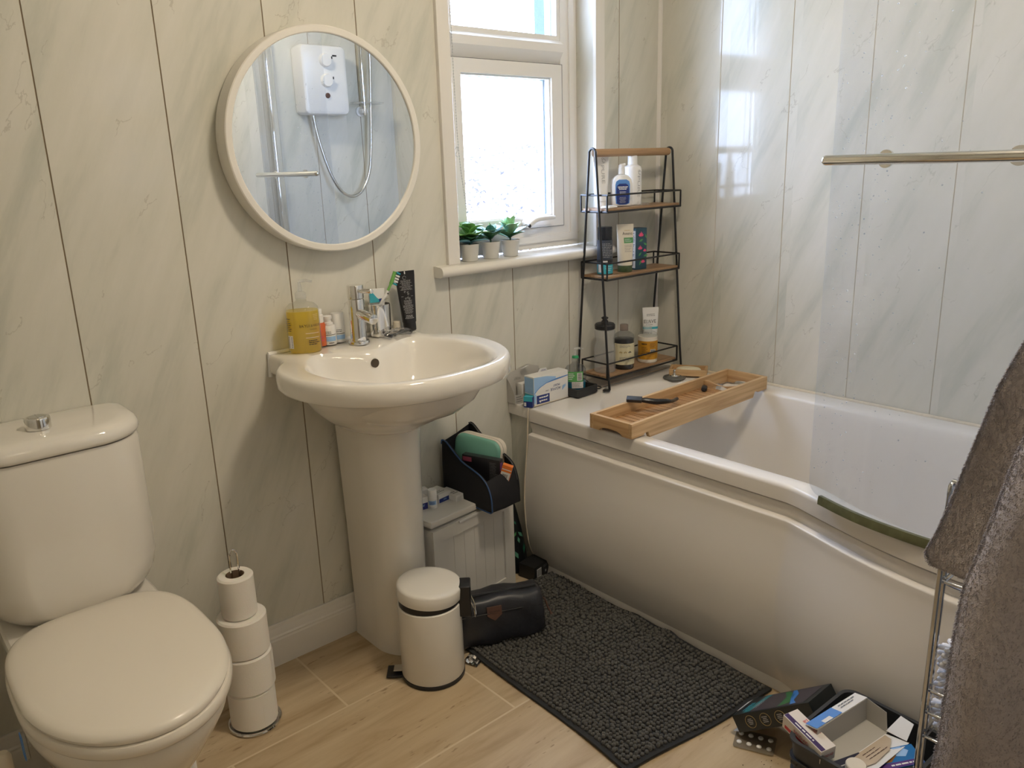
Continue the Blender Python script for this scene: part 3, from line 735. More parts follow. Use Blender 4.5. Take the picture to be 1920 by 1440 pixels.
# ------------------------------------------------------------------ mirror
t = thing('round_mirror', 'large round mirror with white rim on the wall above the basin', 'mirror', (1.02, WY-.001, 1.367))
bm = B(); bk = []
for y, r in ((0, .262), (-.006, .266), (-.052, .2665), (-.057, .2655), (-.0590, .263), (-.0590, .2505), (-.0575, .2485), (-.050, .248)):
    bk.append([Vector((r*math.cos(a*PI/64), y, r*math.sin(a*PI/64))) for a in range(128)])
rings(bm, bk, True, False); obj('rim', bm, M['mirror_rim'], t, smooth=30)
bm = B(); bm.faces.new([bm.verts.new(Vector((.2486*math.cos(a*PI/64), -.0535, .2486*math.sin(a*PI/64)))) for a in range(128)]); obj('glass', bm, M['mirror'], t, smooth=0)

# ------------------------------------------------------------------ basin and pedestal
BX = 1.03
ba = thing('basin', 'white pedestal wash basin on the wall under the round mirror', 'basin', (BX, 1.60, 0))
half = [(0, 1.358), (.09, 1.369), (.17, 1.403), (.235, 1.468), (.274, 1.555), (.285, 1.64), (.275, 1.705), (.252, 1.75), (.226, 1.782), (.213, 1.82), (.213, 1.8845)]
hp_ = [Vector((x, y, 0)) for x, y in half]
cr = catmull([Vector((-x, y, 0)) for x, y in half[8:0:-1]] + hp_[:9], 8)
outl = [Vector((-.213, 1.8845, 0)), Vector((-.213, 1.82, 0))] + cr + [Vector((.213, 1.82, 0)), Vector((.213, 1.8845, 0))]
NB = 144
bo = resample(outl, NB)
ic = [(0, 1.390), (.09, 1.400), (.16, 1.438), (.205, 1.518), (.221, 1.60), (.213, 1.675), (.182, 1.735), (.135, 1.766), (.075, 1.748), (0, 1.724)]
bi = resample(catmull([Vector((x, y, 0)) for x, y in ic] + [Vector((-x, y, 0)) for x, y in ic[-2:0:-1]], 8, True), NB)
def ccw(p):
    if sum(a.cross(b).z for a, b in zip(p, p[1:]+p[:1])) < 0: p.reverse()
    return p
ccw(bo); ccw(bi); bi = align(bo, bi)
cb = Vector((0, 1.64, 0))
def ins(p, k, c=cb): return [q + (c-q).normalized()*k for q in p]
def zed(p, z): return [Vector((q.x, q.y - 1.60, (z(q) if callable(z) else z))) for q in p]
ptop = resample([Vector((.024+.108*math.cos(a), 1.770 + (.150 if math.sin(a) < 0 else .108)*math.sin(a), 0)) for a in [2*PI*k/120 for k in range(120)]], NB); ccw(ptop); ptop = align(bo, ptop)
dk = lambda q: .8575 + .005*max(0, min(1, (q.y-1.74)/.05))      # tap ledge slightly raised
bm = B(); rr = []
def low(t): return mixr(ins(bo, .035), ptop, t)
rr.append(zed([q.lerp(Vector((.030, 1.76, 0)), .25) for q in ptop], .652))
for t, z in ((1.0, .656), (.94, .664), (.78, .682), (.57, .708), (.36, .742), (.16, .780), (.04, .802)): rr.append(zed(low(t), z))
rr.append(zed(ins(bo, .020), .806)); rr.append(zed(ins(bo, .006), .809)); rr.append(zed(bo, .817)); rr.append(zed(bo, .838))
for k in range(1, 6):
    a = k*PI/10; rr.append(zed(ins(bo, .012*(1-math.cos(a))), .838 + .0195*math.sin(a)))
rr.append(zed(mixr(ins(bo, .014), bi, .6), dk))
rr.append(zed(ins(bi, -.008), dk)); rr.append(zed(ins(bi, -.002), .8555)); rr.append(zed(ins(bi, .006), .848)); rr.append(zed(ins(bi, .014), .83))
bc = Vector((0, 1.60, 0))
for t, z in ((.07, .79), (.17, .755), (.34, .727), (.60, .709), (.86, .701)): rr.append(zed([q.lerp(bc, t) for q in ins(bi, .014)], z))
rings(bm, rr, True, True); obj('bowl', bm, M['porcelain'], ba, smooth=40)
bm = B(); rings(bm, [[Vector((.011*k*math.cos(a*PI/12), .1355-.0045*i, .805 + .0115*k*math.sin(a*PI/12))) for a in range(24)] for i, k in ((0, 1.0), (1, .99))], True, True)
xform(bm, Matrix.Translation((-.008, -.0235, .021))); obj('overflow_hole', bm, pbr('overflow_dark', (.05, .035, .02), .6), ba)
bm = B(); lathe(bm, [(.021, .703), (.022, .7055), (.014, .707), (.001, .7065)], 24, 0, -.015); obj('waste', bm, M['chrome'], ba)
bm = B(); pr_ = []
for z, w, yf in ((0.0, .080, 1.656), (.012, .079, 1.658), (.03, .077, 1.662), (.12, .077, 1.664), (.35, .080, 1.662), (.52, .084, 1.658), (.60, .086, 1.655), (.645, .088, 1.652), (.66, .089, 1.650)):
    yb = 1.866
    prf = [Vector((.034 + w*math.copysign(abs(math.cos(a))**.95, math.cos(a)), 1.755 + (1.755-yf)*math.sin(a), 0)) for a in [PI + PI*k/32 for k in range(33)]] + [Vector((.034+w, yb, 0)), Vector((w+.014, yb+.004, 0)), Vector((-w+.054, yb+.004, 0)), Vector((.034-w, yb, 0))]
    pr_.append(zed(prf, z))
rings(bm, pr_); obj('pedestal', bm, M['porcelain'], ba, smooth=40)
bm = B(); tube(bm, [(-.211, .281, .80), (-.211, .281, .858), (.211, .281, .862), (.211, .281, .80)], .006, 8); obj('sealant', bm, M['white_plastic'], ba)

# tap
t = thing('mixer_tap', 'chrome mixer tap with lever handle on the basin', 'tap', (BX+.004, 1.80, .8625))
bm = B(); lathe(bm, [(.0275, 0), (.0275, .006), (.0265, .0075), (.0215, .0085), (.021, .012), (.021, .114), (.0205, .1155), (.0205, .1165)], 40); body = obj('body', bm, M['chrome'], t)
bm = B(); lathe(bm, [(.0205, .118), (.0212, .1185), (.0212, .150), (.0205, .152), (.012, .1525), (.001, .1525)], 40); hd = obj('handle', bm, M['chrome'], t)
bm = B(); tube(bm, [(0, -.018, .138), (0, -.030, .139), (0, -.031, .139)], [.0035, .0035, .0058], 16, cap=True); tube(bm, [(0, -.031, .139), (0, -.079, .1435), (0, -.081, .1436), (0, -.082, .1437)], [.0062, .0062, .0055, .004], 18); obj('lever', bm, M['chrome'], hd)
bm = B(); tube(bm, [(0, -.012, .080), (0, -.078, .072), (0, -.0805, .0717), (0, -.0812, .0716)], [.0135, .0135, .0125, .011], 24); obj('spout', bm, M['chrome'], t)
# ------------------------------------------------------------------ toilet
TX = .292
to = thing('toilet', 'white close coupled toilet with closed lid against the window wall', 'toilet', (TX, 1.5, 0))
def dsh(w, y0, y1, fr_, n=80, e=2.0, back=.6):
    """plan outline: rounded front at y0, squarer back at y1 (local coords, y relative to 1.5)"""
    out = []; ym = y0 + (y1-y0)*fr_
    for k in range(n):
        a = 2*PI*k/n; c, s = math.cos(a), math.sin(a)
        if s < 0: out.append(Vector((w*math.copysign(abs(c)**(2/e), c), ym - (ym-y0)*abs(s)**(2/e), 0)))
        else: out.append(Vector((w*math.copysign(abs(c)**back, c), ym + (y1-ym)*abs(s)**back, 0)))
    return out
def zz(p, z): return [Vector((q.x, q.y, z)) for q in p]
# pan
bm = B(); rg = []
for z, w, y0, y1 in ((0, .115, -.10, .24), (.02, .112, -.095, .24), (.08, .103, -.07, .24), (.16, .110, -.10, .24), (.24, .135, -.17, .235), (.31, .158, -.225, .23), (.345, .170, -.248, .225), (.366, .1735, -.2545, .222), (.380, .171, -.252, .220), (.384, .162, -.243, .214)):
    rg.append(zz(dsh(w, y0, y1, .52), z))
rings(bm, rg); obj('pan', bm, M['porcelain'], to, smooth=50)
bm = B(); box(bm, -.15, .15, .17, .375, .36, .41); obj('cistern_shelf', bm, M['porcelain'], to, bevel=.015)
# seat and lid
bm = B(); rings(bm, [zz(dsh(.178-k, -.278+k, .222-k, .50, back=.55), z) for z, k in ((.389, .010), (.391, .004), (.397, 0), (.408, 0), (.4135, .003), (.4150, .007))]); obj('seat', bm, M['seat'], to, smooth=40)
bm = B(); rings(bm, [zz(dsh(.175-k, -.274+k, .226-k*.6, .50, back=.55), z) for z, k in ((.4162, .007), (.4175, .002), (.424, 0), (.430, .0025), (.4345, .009), (.437, .02), (.4395, .06), (.4405, .12))]); obj('lid', bm, M['seat'], to, smooth=40)
for s in (-1, 1):
    bm = B(); tube(bm, [(s*.075-.02, .205, .418), (s*.075+.02, .205, .418)], .010, 14); obj('hinge', bm, M['seat'], to)
# cistern, rounded front corners
def cist(w, y0, y1, rf, rb=.012):
    out = []
    for cx, cy, a, r in ((w-rf, y0+rf, -90, rf), (w-rb, y1-rb, 0, rb), (-w+rb, y1-rb, 90, rb), (-w+rf, y0+rf, 180, rf)):
        for i in range(13):
            t = math.radians(a+90*i/12); out.append(Vector((cx+r*math.cos(t), cy+r*math.sin(t), 0)))
    # bow the front
    return [Vector((p.x, p.y - .022*(1-(p.x/w)**2) if p.y < y0+rf else p.y, 0)) for p in out]
bm = B(); rings(bm, [zz(cist(.172-k, .215+k*.8, .385, .085), z) for z, k in ((.4105, .05), (.425, .032), (.445, .017), (.47, .007), (.50, .002), (.55, 0), (.765, 0), (.776, .003))]); obj('cistern', bm, M['porcelain'], to, smooth=40)
bm = B(); rings(bm, [zz(cist(.176-k, .209+k, .387, .09), z) for z, k in ((.7785, .008), (.781, .002), (.787, 0), (.798, .001), (.807, .006), (.8125, .014), (.8155, .030), (.8165, .06))]); obj('cistern_lid', bm, M['porcelain'], to, smooth=50)
bm = B(); lathe(bm, [(.021, .8165), (.0235, .8175), (.0235, .838), (.0225, .8405), (.018, .8415), (.0175, .8405), (.001, .8405)], 36, -.012, .285); fl_ = obj('flush_button', bm, M['chrome'], to)
bm = B(); lathe(bm, [(.016, .8408), (.0155, .8425), (.001, .8428)], 28, -.012, .285); box(bm, -.0125, -.0115, .2695, .3005, .8426, .8432); obj('button_cap', bm, M['brushed'], fl_)
bm = B(); tube(bm, [(.125, .12, .0), (.125, .12, .055)], .012, 12); obj('floor_fixing', bm, M['white_plastic'], to)
# clip-on rim freshener: blue edged clear hook on the left of the pan
t = thing('rim_freshener', 'clear and blue freshener clipped under the toilet seat edge', 'toilet freshener', (.118, 1.43, .345))
bm = B(); rings(bm, [[Vector((-.002-.006*d, p.x, p.y)) for p in rrect(-.012, .012, 0, .05, .009)] for d in (0, 1)]); obj('body', bm, M['clear'], t)
bm = B(); tube(bm, [Vector((-.009, p.x, p.y)) for p in rrect(-.012, .012, 0, .05, .009)], .0009, 6, closed=True); obj('edge', bm, M['blue'], t)
# brush in its stand between toilet and left side
t = thing('toilet_brush', 'cream toilet brush with ridged handle standing left of the toilet', 'toilet brush', (.085, 1.53, 0))
bm = B(); lathe(bm, [(.052, 0), (.055, .01), (.056, .12), (.052, .125), (.048, .12), (.046, .02)], 28); obj('stand', bm, M['cream_plastic'], t)
bm = B(); lathe(bm, [(.012, .10), (.012, .2)] + [(.011 + .002*(k % 2), .205+.006*k) for k in range(12)] + [(.013, .30), (.008, .31)], 18); obj('brush_handle', bm, M['cream_plastic'], t)
t = thing('flush_brush_holder', 'dark sided cream holder on floor beside toilet pan', 'brush holder', (.055, 1.66, 0))
bm = B(); rings(bm, [[Vector((p.x, p.y, z)) for p in rrect(-.034*k, .034*k, -.03*k, .03*k, .008)] for z, k in ((0, .8), (.19, 1), (.192, 1))]); obj('side_panel', bm, M['dark_plastic'], t)
bm = B(); rings(bm, [[Vector((p.x, p.y, z)) for p in rrect(-.038*k, .038*k, -.034*k, .034*k, .008)] for z, k in ((.1925, 1), (.21, 1), (.225, .8), (.23, .5))]); obj('lid', bm, M['cream_plastic'], t)
t = thing('water_valve', 'dark brass service valve on the supply pipe behind the toilet', 'valve', (.075, 1.845, .0))
bm = B(); tube(bm, [(0, 0, 0.001), (0, 0, .36)], .0075, 12); obj('pipe', bm, M['card_tube'], t)
for z, r in ((.16, .014), (.185, .018), (.205, .012), (.225, .017), (.25, .013)):
    bm = B(); lathe(bm, [(r*.9, z), (r, z+.003), (r, z+.014), (r*.9, z+.017)], 6); obj('fitting', bm, M['card_tube'], t)

# ------------------------------------------------------------------ toilet roll stand and its rolls
RX, RY = .600, 1.700
t = thing('toilet_roll_stand', 'chrome floor stand holding four stacked toilet rolls beside the basin', 'toilet roll holder', (RX, RY, 0))
bm = B(); tube(bm, [(.060*math.cos(a*PI/24), .060*math.sin(a*PI/24), .0045) for a in range(48)], .004, 8, closed=True); lathe(bm, [(.058, .002), (.058, .004)], 32); obj('base_ring', bm, M['chrome'], t)
bm = B(); tube(bm, catmull([(-.009, 0, .006), (-.009, 0, .3), (-.009, 0, .438), (-.006, 0, .456), (0, 0, .463), (.006, 0, .456), (.009, 0, .438), (.009, 0, .3), (.009, 0, .006)], 6), .0024, 8); obj('loop_handle', bm, M['chrome'], t)
rolls = []
for k, (r, z, h, lab) in enumerate(((.0555, .009, .096, 'full white toilet roll at the bottom of the stand'), (.0575, .1055, .096, 'full white toilet roll second up from the floor'), (.0565, .202, .096, 'full white toilet roll directly under the slim one'), (.0405, .2985, .103, 'slim part-used white toilet roll on top of the stack'))):
    q = thing('toilet_roll', lab, 'toilet roll', (RX+random.uniform(-.002, .002), RY+random.uniform(-.002, .002), z), 40*k, 'toilet rolls on the chrome stand')
    bm = B(); lathe(bm, [(.0215, 0), (r-.004, 0), (r, .004), (r, h-.004), (r-.004, h), (.0215, h), (.0215, 0)], 48, cap0=False, cap1=False)
    # loose end of the paper
    st = [[Vector(((r+.0006+.0006*i/7)*math.cos(-1.5+.09*i), (r+.0006+.0006*i/7)*math.sin(-1.5+.09*i), zz_)) for i in range(8)] for zz_ in (.004, h-.004)]
    rings(bm, st, False, False, closed=False); obj('tissue', bm, M['paper'], q, smooth=30)
    bm = B(); lathe(bm, [(.0212, .0005), (.0212, h-.0005), (.0200, h-.0005), (.0200, .0005), (.0212, .0005)], 32, cap0=False, cap1=False); obj('card_tube', bm, M['card_tube'], q)
# ------------------------------------------------------------------ on the basin
DZ = .8628
t = thing('soap_dispenser', 'clear pump bottle of yellow hand soap at the end of the basin', 'soap dispenser', (.893, 1.822, DZ), -24)
E2 = 2.6
bm = B(); lathe(bm, [(.037, .0015), (.039, .006), (.039, .104), (.0385, .1045)], 40, sy=.78, e=E2); obj('liquid', bm, M['yellow_soap'], t)
bm = B(); lathe(bm, [(.038, 0), (.041, .005), (.041, .100), (.039, .112), (.030, .121), (.014, .126), (.012, .133)], 40, sy=.78, e=E2, cap1=False); obj('bottle', bm, M['clear'], t)
bm = B(); lathe(bm, [(.0135, .1335), (.0135, .147), (.010, .150), (.0045, .151)], 24); obj('collar', bm, M['frosty'], t)
bm = B(); lathe(bm, [(.0055, .1512), (.004, .170), (.0035, .1735)], 14); tube(bm, [(0, 0, .176), (.016, -.004, .1775), (.030, -.008, .1745)], [.0045, .004, .003], 10); obj('pump_head', bm, M['frosty'], t)
def sup(rx, ry, e, a0, z0):
    """placer round a superellipse column; a is arc angle in radians from a0"""
    def f(a, b, c=0.0):
        th = math.radians(a0) + a/rx
        cc, s_ = math.cos(th), math.sin(th)
        return Vector(((rx+c)*math.copysign(abs(cc)**(2/e), cc), (ry+c)*math.copysign(abs(s_)**(2/e), s_), z0+b))
    return f
pl = sup(.041, .032, E2, -72, 0)
words('lettering', [('BAYLIS & HARDING', .006, .066, .0068, .052), ('LONDON', .006, .0585, .003, 0)], pl, M['ink'], t, .0012)
decal('label_rule', pl, -.012, .022, .050, .0507, M['white_ink'], t, off=.0012); decal('label_rule', pl, -.012, .022, .039, .0397, M['white_ink'], t, off=.0012)
fine_print('small_print', pl, -.008, .024, .020, .034, 3, M['ink'], t, .0012, 4); fine_print('small_print', pl, .006, .024, .082, .098, 4, M['gold'], t, .0012, 6, True)
pb = sup(.041, .032, E2, -142, 0)
barcode(pb, -.010, .010, .014, .046, t, 5, vertical=True); fine_print('small_print', pb, -.012, .012, .056, .090, 7, M['ink'], t, .0012, 7)

t = thing('serum_bottle', 'orange serum bottle with white pump cap behind the yellow soap', 'bottle', (.951, 1.853, DZ), -28)
bm = B(); lathe(bm, [(.0155, 0), (.0165, .002), (.0165, .055), (.0145, .060), (.008, .062)], 28); obj('bottle', bm, M['orange_serum'], t)
bm = B(); lathe(bm, [(.0125, .0605), (.0125, .080), (.0098, .082), (.0098, .094), (.009, .0955)], 24); obj('cap', bm, M['white_plastic'], t)
pl = cyl(.0165, 0); fine_print('small_print', pl, -.010, .012, .012, .045, 4, M['red'], t, .0006, 3)

t = thing('lotion_pump_bottle', 'small white pump bottle with pale blue label beside the orange serum', 'bottle', (.977, 1.852, DZ), -32)
bm = B(); lathe(bm, [(.0175, 0), (.0188, .002), (.0188, .044), (.0165, .0495), (.010, .051)], 30); obj('bottle', bm, M['white_plastic'], t)
bm = B(); lathe(bm, [(.012, .0515), (.012, .0575), (.0085, .0585), (.0085, .066), (.0105, .0665), (.0105, .0735), (.009, .0745)], 20); tube(bm, [(-.004, 0, .071), (-.014, -.004, .0725), (-.017, -.005, .0705)], [.0045, .0035, .0028], 8); obj('pump_head', bm, M['white_plastic'], t)
pl = cyl(.0188, 0); decal('blue_band', pl, -.016, .02, .010, .0225, M['sky'], t); decal('dark_rule', pl, -.016, .02, .026, .0275, M['ink'], t); fine_print('small_print', pl, -.014, .016, .029, .037, 2, M['grey_ink'], t, .0007, 8); fine_print('small_print', pl, .0, .016, .003, .008, 1, M['ink'], t, .0007, 9)
t = thing('capped_bottle', 'slim white capped bottle with pale blue label next to tap', 'bottle', (1.010, 1.862, DZ), -33)
bm = B(); lathe(bm, [(.0165, 0), (.0175, .002), (.0175, .0395)], 30); obj('bottle', bm, M['white_plastic'], t)
bm = B(); lathe(bm, [(.0176, .040), (.0172, .074), (.0158, .0762), (.001, .0765)], 30); obj('cap', bm, M['white_plastic'], t)
pl = cyl(.0175, 0); decal('blue_band', pl, -.014, .02, .008, .020, M['sky'], t); decal('dark_rule', pl, -.014, .02, .0225, .024, M['ink'], t); fine_print('small_print', pl, -.012, .014, .027, .036, 2, M['grey_ink'], t, .0007, 10); decal('dark_bar', pl, -.0165, -.015, .02, .038, M['ink'], t)

# tumbler and what stands in it
tx, ty = 1.128, 1.842
t = thing('tumbler', 'chrome toothbrush tumbler behind the basin tap', 'tumbler', (tx, ty, DZ))
bm = B(); lathe(bm, [(.027, 0), (.0285, .0015), (.0295, .086), (.0285, .0865), (.0278, .086), (.0268, .003), (.001, .003)], 44); obj('cup', bm, M['chrome'], t)
t = thing('toothbrush', 'green and white toothbrush leaning in the chrome tumbler', 'toothbrush', (tx, ty, DZ+.004))
ax = [(-.018, .012, .004), (-.005, .004, .055), (.006, -.003, .086), (.018, -.008, .104), (.024, -.010, .116), (.027, -.012, .122), (.036, -.016, .142), (.045, -.019, .165)]
bm = B(); p = catmull(ax[:5], 6); tube(bm, p, [.0036]*len(p), 10); obj('handle', bm, M['white_plastic'], t)
bm = B(); p = catmull(ax[4:], 6); tube(bm, p, [.0036 + (.0016 if i > 9 else 0) for i in range(len(p))], 10); obj('neck', bm, pbr('green_rubber', (.17, .42, .10), .45), t)
bm = B(); sphere(bm, (.0215, -.0135, .108), .0021, 2); obj('grip_dot', bm, M['ink'], t)
for nm, mk, ks in (('bristles', 'white_ink', (1, 2, 3)), ('bristles', 'teal', (0,)), ('bristles', 'teal', (4,))):
    bm = B()
    for k in ks:
        q = Vector((.034+.0026*k, -.0165-.001*k, .136+.0070*k)); d = Vector((.80, -.35, -.45)).normalized()
        for s in (-1, 0, 1): tube(bm, [q + d*.004 + Vector((.0015, .0035, 0))*s, q + d*.0145 + Vector((.0018, .0042, 0))*s], .0024, 6)
    obj(nm, bm, M[mk], t)
t = thing('toothpaste_sachet', 'teal and white toothpaste tube tip poking from the chrome tumbler', 'toothpaste', (tx, ty, DZ+.004), -20)
bm = B(); rings(bm, [circ(w, z, 24, -.004, .010, d) for z, w, d in ((.0, .013, .006), (.06, .020, .005), (.098, .022, .003), (.118, .023, .0014), (.122, .023, .0012))]); obj('tube_body', bm, M['white_plastic'], t)
pl = flat((-.004, .0035, 0), (1, 0, 0), (0, 0, 1))
decal('teal_print', pl, 0, 0, 0, 0, M['aqua'], t, outline=[(-.020, .086), (.004, .086), (.010, .090), (.0, .098), (-.006, .106), (-.012, .114), (-.017, .117), (-.020, .112)], off=.0022)
decal('blue_print', pl, 0, 0, 0, 0, M['royal'], t, outline=[(.006, .087), (.013, .089), (.012, .096), (.004, .095)], off=.0026)

t = thing('razor_packet', 'clear crumpled packet of black razors lying on basin edge', 'razor packet', (1.150, 1.800, DZ+.0005), 14)
rnd = random.Random(4); bm = B(); nx, ny = 16, 10; g = []
for j in range(ny+1):
    row = []
    for i in range(nx+1):
        u, v = i/nx, j/ny; e = math.sin(PI*u)**.5*math.sin(PI*v)**.5 if 0 < u < 1 and 0 < v < 1 else 0
        row.append(bm.verts.new(((u-.5)*.105 + rnd.uniform(-.003, .003), (v-.5)*.046 + rnd.uniform(-.002, .002), .001 + e*.018 + (rnd.uniform(-.004, .004) if e else 0))))
    g.append(row)
for j in range(ny):
    for i in range(nx): bm.faces.new((g[j][i], g[j][i+1], g[j+1][i+1], g[j+1][i]))
obj('film', bm, clear_mat('crinkled_film', (.95, .95, .95), .10, (.9, .9, .9), .08), t, smooth=12)
for k, (x, y, a) in enumerate(((-.038, -.004, 80), (.030, .012, 30), (.042, -.006, 65))):
    bm = B(); box(bm, -.013, .013, -.0045, .0045, 0, .007); xform(bm, Matrix.Translation((x, y, .004)) @ Matrix.Rotation(math.radians(a), 4, 'Z') @ Matrix.Rotation(.5, 4, 'X')); obj('razor_head', bm, M['black_plastic'], t, bevel=.0015)
    bm = B(); tube(bm, [(x, y, .008), (x*.4, y*.3, .006), (-x*.5, -y*.6, .005)], .003, 8); obj('razor_handle', bm, M['dark_plastic'], t)
t = thing('beige_cap', 'small beige bottle cap standing behind the black tube', 'cap', (1.197, 1.868, DZ))
bm = B(); lathe(bm, [(.011, 0), (.012, .001), (.0112, .024), (.010, .0255), (.001, .0258)], 24); obj('cap', bm, M['cream_plastic'], t)

t = thing('face_wash_tube', 'tall black tube with silver print standing on the basin corner', 'tube', (1.222, 1.842, DZ), -30, rot=(.06, -.045, math.radians(-26)))
body, fc = squeeze_tube(t, .0195, .054, .166, .0178, .024, M['black_plastic'], M['black_plastic'])
fine_print('small_print', fc, -.018, .018, .114, .142, 9, M['lt_ink'], t, .0006, 12, True, .3); fine_print('small_print', fc, -.015, .015, .050, .088, 11, M['lt_ink'], t, .0006, 13, True, .3); fine_print('small_print', fc, -.014, .014, .036, .047, 3, M['lt_ink'], t, .0006, 14, True, .4)
bm = B(); tube(bm, [fc(.0045*math.cos(a*PI/12)-.002, .148 + .0045*math.sin(a*PI/12), .0006) for a in range(22)], .0004, 5); tube(bm, [fc(-.016, .0975, .0006), fc(.016, .0975, .0006)], .0004, 5)
for a, b in ((-.005, .110), (.003, .108), (.004, .103), (-.004, .092), (.002, .094), (.006, .091)): tube(bm, [fc(a+.002*math.cos(q*PI/5), b+.002*math.sin(q*PI/5), .0006) for q in range(9)], .0005, 5)
obj('emblem', bm, M['lt_ink'], t, smooth=0); decal('notch_print', fc, -.0015, .0015, .158, .166, M['white_ink'], t, off=.0022)

# ------------------------------------------------------------------ plants on the sill
def leaf(bm, o, az, tilt, L, W, curl, n=6):
    """a folded pointed leaf rising from o"""
    rows = []
    d = Vector((math.cos(az), math.sin(az), 0)); s = Vector((-math.sin(az), math.cos(az), 0)); p = Vector(o); th = tilt
    for i in range(n+1):
        u = i/n; w = W*math.sin(PI*min(1, u*.93+.06))**.8*(1 if i < n else .05)
        st = d*math.cos(th) + Vector((0, 0, 1))*math.sin(th); up = Vector((0, 0, 1))*math.cos(th) - d*math.sin(th)
        rows.append([bm.verts.new(p - s*w*.5 + up*w*.16), bm.verts.new(p), bm.verts.new(p + s*w*.5 + up*w*.16)])
        p = p + st*(L/n); th -= curl/n
    for a, b in zip(rows, rows[1:]):
        for k in (0, 1): bm.faces.new((a[k], a[k+1], b[k+1], b[k]))
def potted(x, y, lab, spec):
    t = thing('potted_plant', lab, 'plant', (x, y, 1.0232), 0, 'small potted plants on the window sill')
    bm = B(); lathe(bm, [(.0225, 0), (.0235, .001), (.0292, .048), (.0300, .0495), (.0290, .0505), (.0275, .049), (.0265, .044)], 32, cap1=False); obj('pot', bm, M['pot'], t, smooth=50)
    bm = B(); lathe(bm, [(.0264, .0435), (.012, .045), (.001, .046)], 24, cap0=False); obj('soil', bm, M['soil'], t)
    bm = B(); tube(bm, catmull([(0, 0, .044), (.001, 0, .055), (-.001, .001, .07)], 4), .0022, 7); obj('stem', bm, M['leaf2'], t)
    for mk, items in spec:
        bm = B()
        for (z, az, tl, L, W, c) in items: leaf(bm, (0, 0, z), math.radians(az), math.radians(tl), L, W, math.radians(c))
        o = obj('foliage', bm, M[mk], t, smooth=60)
        md = o.modifiers.new('thick', 'SOLIDIFY'); md.thickness = .0009
rnd = random.Random(21)
def whorl(n, z, tl, L, W, c, a0=0, jit=8): return [(z+rnd.uniform(-.003, .003), a0+360*k/n+rnd.uniform(-jit, jit), tl+rnd.uniform(-7, 7), L*rnd.uniform(1.3, 1.7), W*rnd.uniform(1.6, 1.95), c) for k in range(n)]
potted(1.493, 1.903, 'bushy green leafy plant in white pot at the window trim', [('leaf1', whorl(7, .062, 38, .046, .028, 40) + whorl(5, .074, 60, .034, .024, 55, 20)), ('leaf2', whorl(5, .054, 25, .040, .024, 25, 30)), ('leaf_blue', whorl(3, .050, 10, .042, .022, 15, 180))])
potted(1.578, 1.906, 'budded plant with blue tinted leaves in the middle white pot', [('leaf2', whorl(4, .056, 32, .046, .022, 20, 45) + whorl(3, .062, 55, .03, .018, 10)), ('leaf_blue', whorl(3, .064, 40, .044, .032, 45, 10)), ('leaf1', [(.07+.002*k, 72*k, 80, .030, .016, -25) for k in range(5)])])
potted(1.655, 1.903, 'pale feathery plant in white pot nearest the window handle', [('leaf2', whorl(4, .056, 22, .046, .018, 10, 20)), ('leaf3', whorl(6, .064, 55, .040, .020, 30) + whorl(6, .072, 72, .036, .015, 20, 25)), ('leaf_blue', whorl(2, .060, 18, .048, .016, 5, 0))])

# ------------------------------------------------------------------ wire shelf stand
SX0, SX1, SY0, SY1 = 1.932, 2.308, 1.748, 1.862
sh = thing('wire_shelf_stand', 'black wire three tier shelf stand with wooden boards in bath corner', 'shelf stand', ((SX0+SX1)/2, 1.805, .5567))
O = Vector(sh.location)
def W(x, y, z): return Vector((x, y, z)) - O
R3 = .0034
for sx in (SX0-.006, SX1+.006):
    top = [W(sx, 1.805 + .014*math.sin(a), 1.325 + .014*math.cos(a)) for a in [math.radians(q) for q in range(-100, 101, 20)]]
    pts = [W(sx, 1.730, .566)] + [W(sx, 1.7395, .643)] + top + [W(sx, 1.873, .643), W(sx, 1.879, .5605)]
    pts = [W(sx, 1.879, .5605)] + [W(sx, 1.872, .643)] + list(reversed(top))[::-1] + [W(sx, 1.7395, .643), W(sx, 1.731, .5605)] if False else [W(sx, 1.731, .5605), W(sx, 1.7395, .643)] + top + [W(sx, 1.872, .643), W(sx, 1.879, .5605)]
    bm = B(); tube(bm, pts, R3+.0006, 10); obj('side_frame', bm, M['black_wire'], sh)
    for y, s in ((1.731, -1), (1.879, -1)):
        if y > 1.8: continue
        bm = B(); tube(bm, catmull([W(sx, y, .5605), W(sx-.012, y-.006, .5605), W(sx-.022, y+.004, .5605), W(sx-.012, y+.014, .5605), W(sx, y+.006, .5605)], 5), .0034, 8); obj('foot_scroll', bm, M['black_wire'], sh)
bm = B(); lathe(bm, [(.0125, 0), (.0125, SX1-SX0-.004)], 24); xform(bm, Matrix.Translation(W(SX0+.002, 1.805, 1.3255)) @ Matrix.Rotation(PI/2, 4, 'Y')); obj('handle_bar', bm, M['handle_wood'], sh)
for z in (.592, .926, 1.1425):
    hz = z + .0525
    bm = B(); box(bm, SX0+.002, SX1-.002, SY0+.004, SY1-.004, z+.003, z+.0105); rel(bm, sh); bd = obj('shelf_board', bm, M['walnut'], sh, bevel=.001)
    bm = B()
    for zz2 in (z, hz): tube(bm, [W(SX0, SY0, zz2), W(SX1, SY0, zz2), W(SX1, SY1, zz2), W(SX0, SY1, zz2)], R3 if zz2 == z else R3-.0006, 8, closed=True)
    for x, y in ((SX0, SY0), (SX1, SY0), (SX1, SY1), (SX0, SY1)): tube(bm, [W(x, y, z), W(x, y, hz)], R3-.0004, 8)
    obj('wire_rail', bm, M['black_wire'], sh, smooth=50)

Z1, Z2, Z3 = .6027, .9367, 1.1532
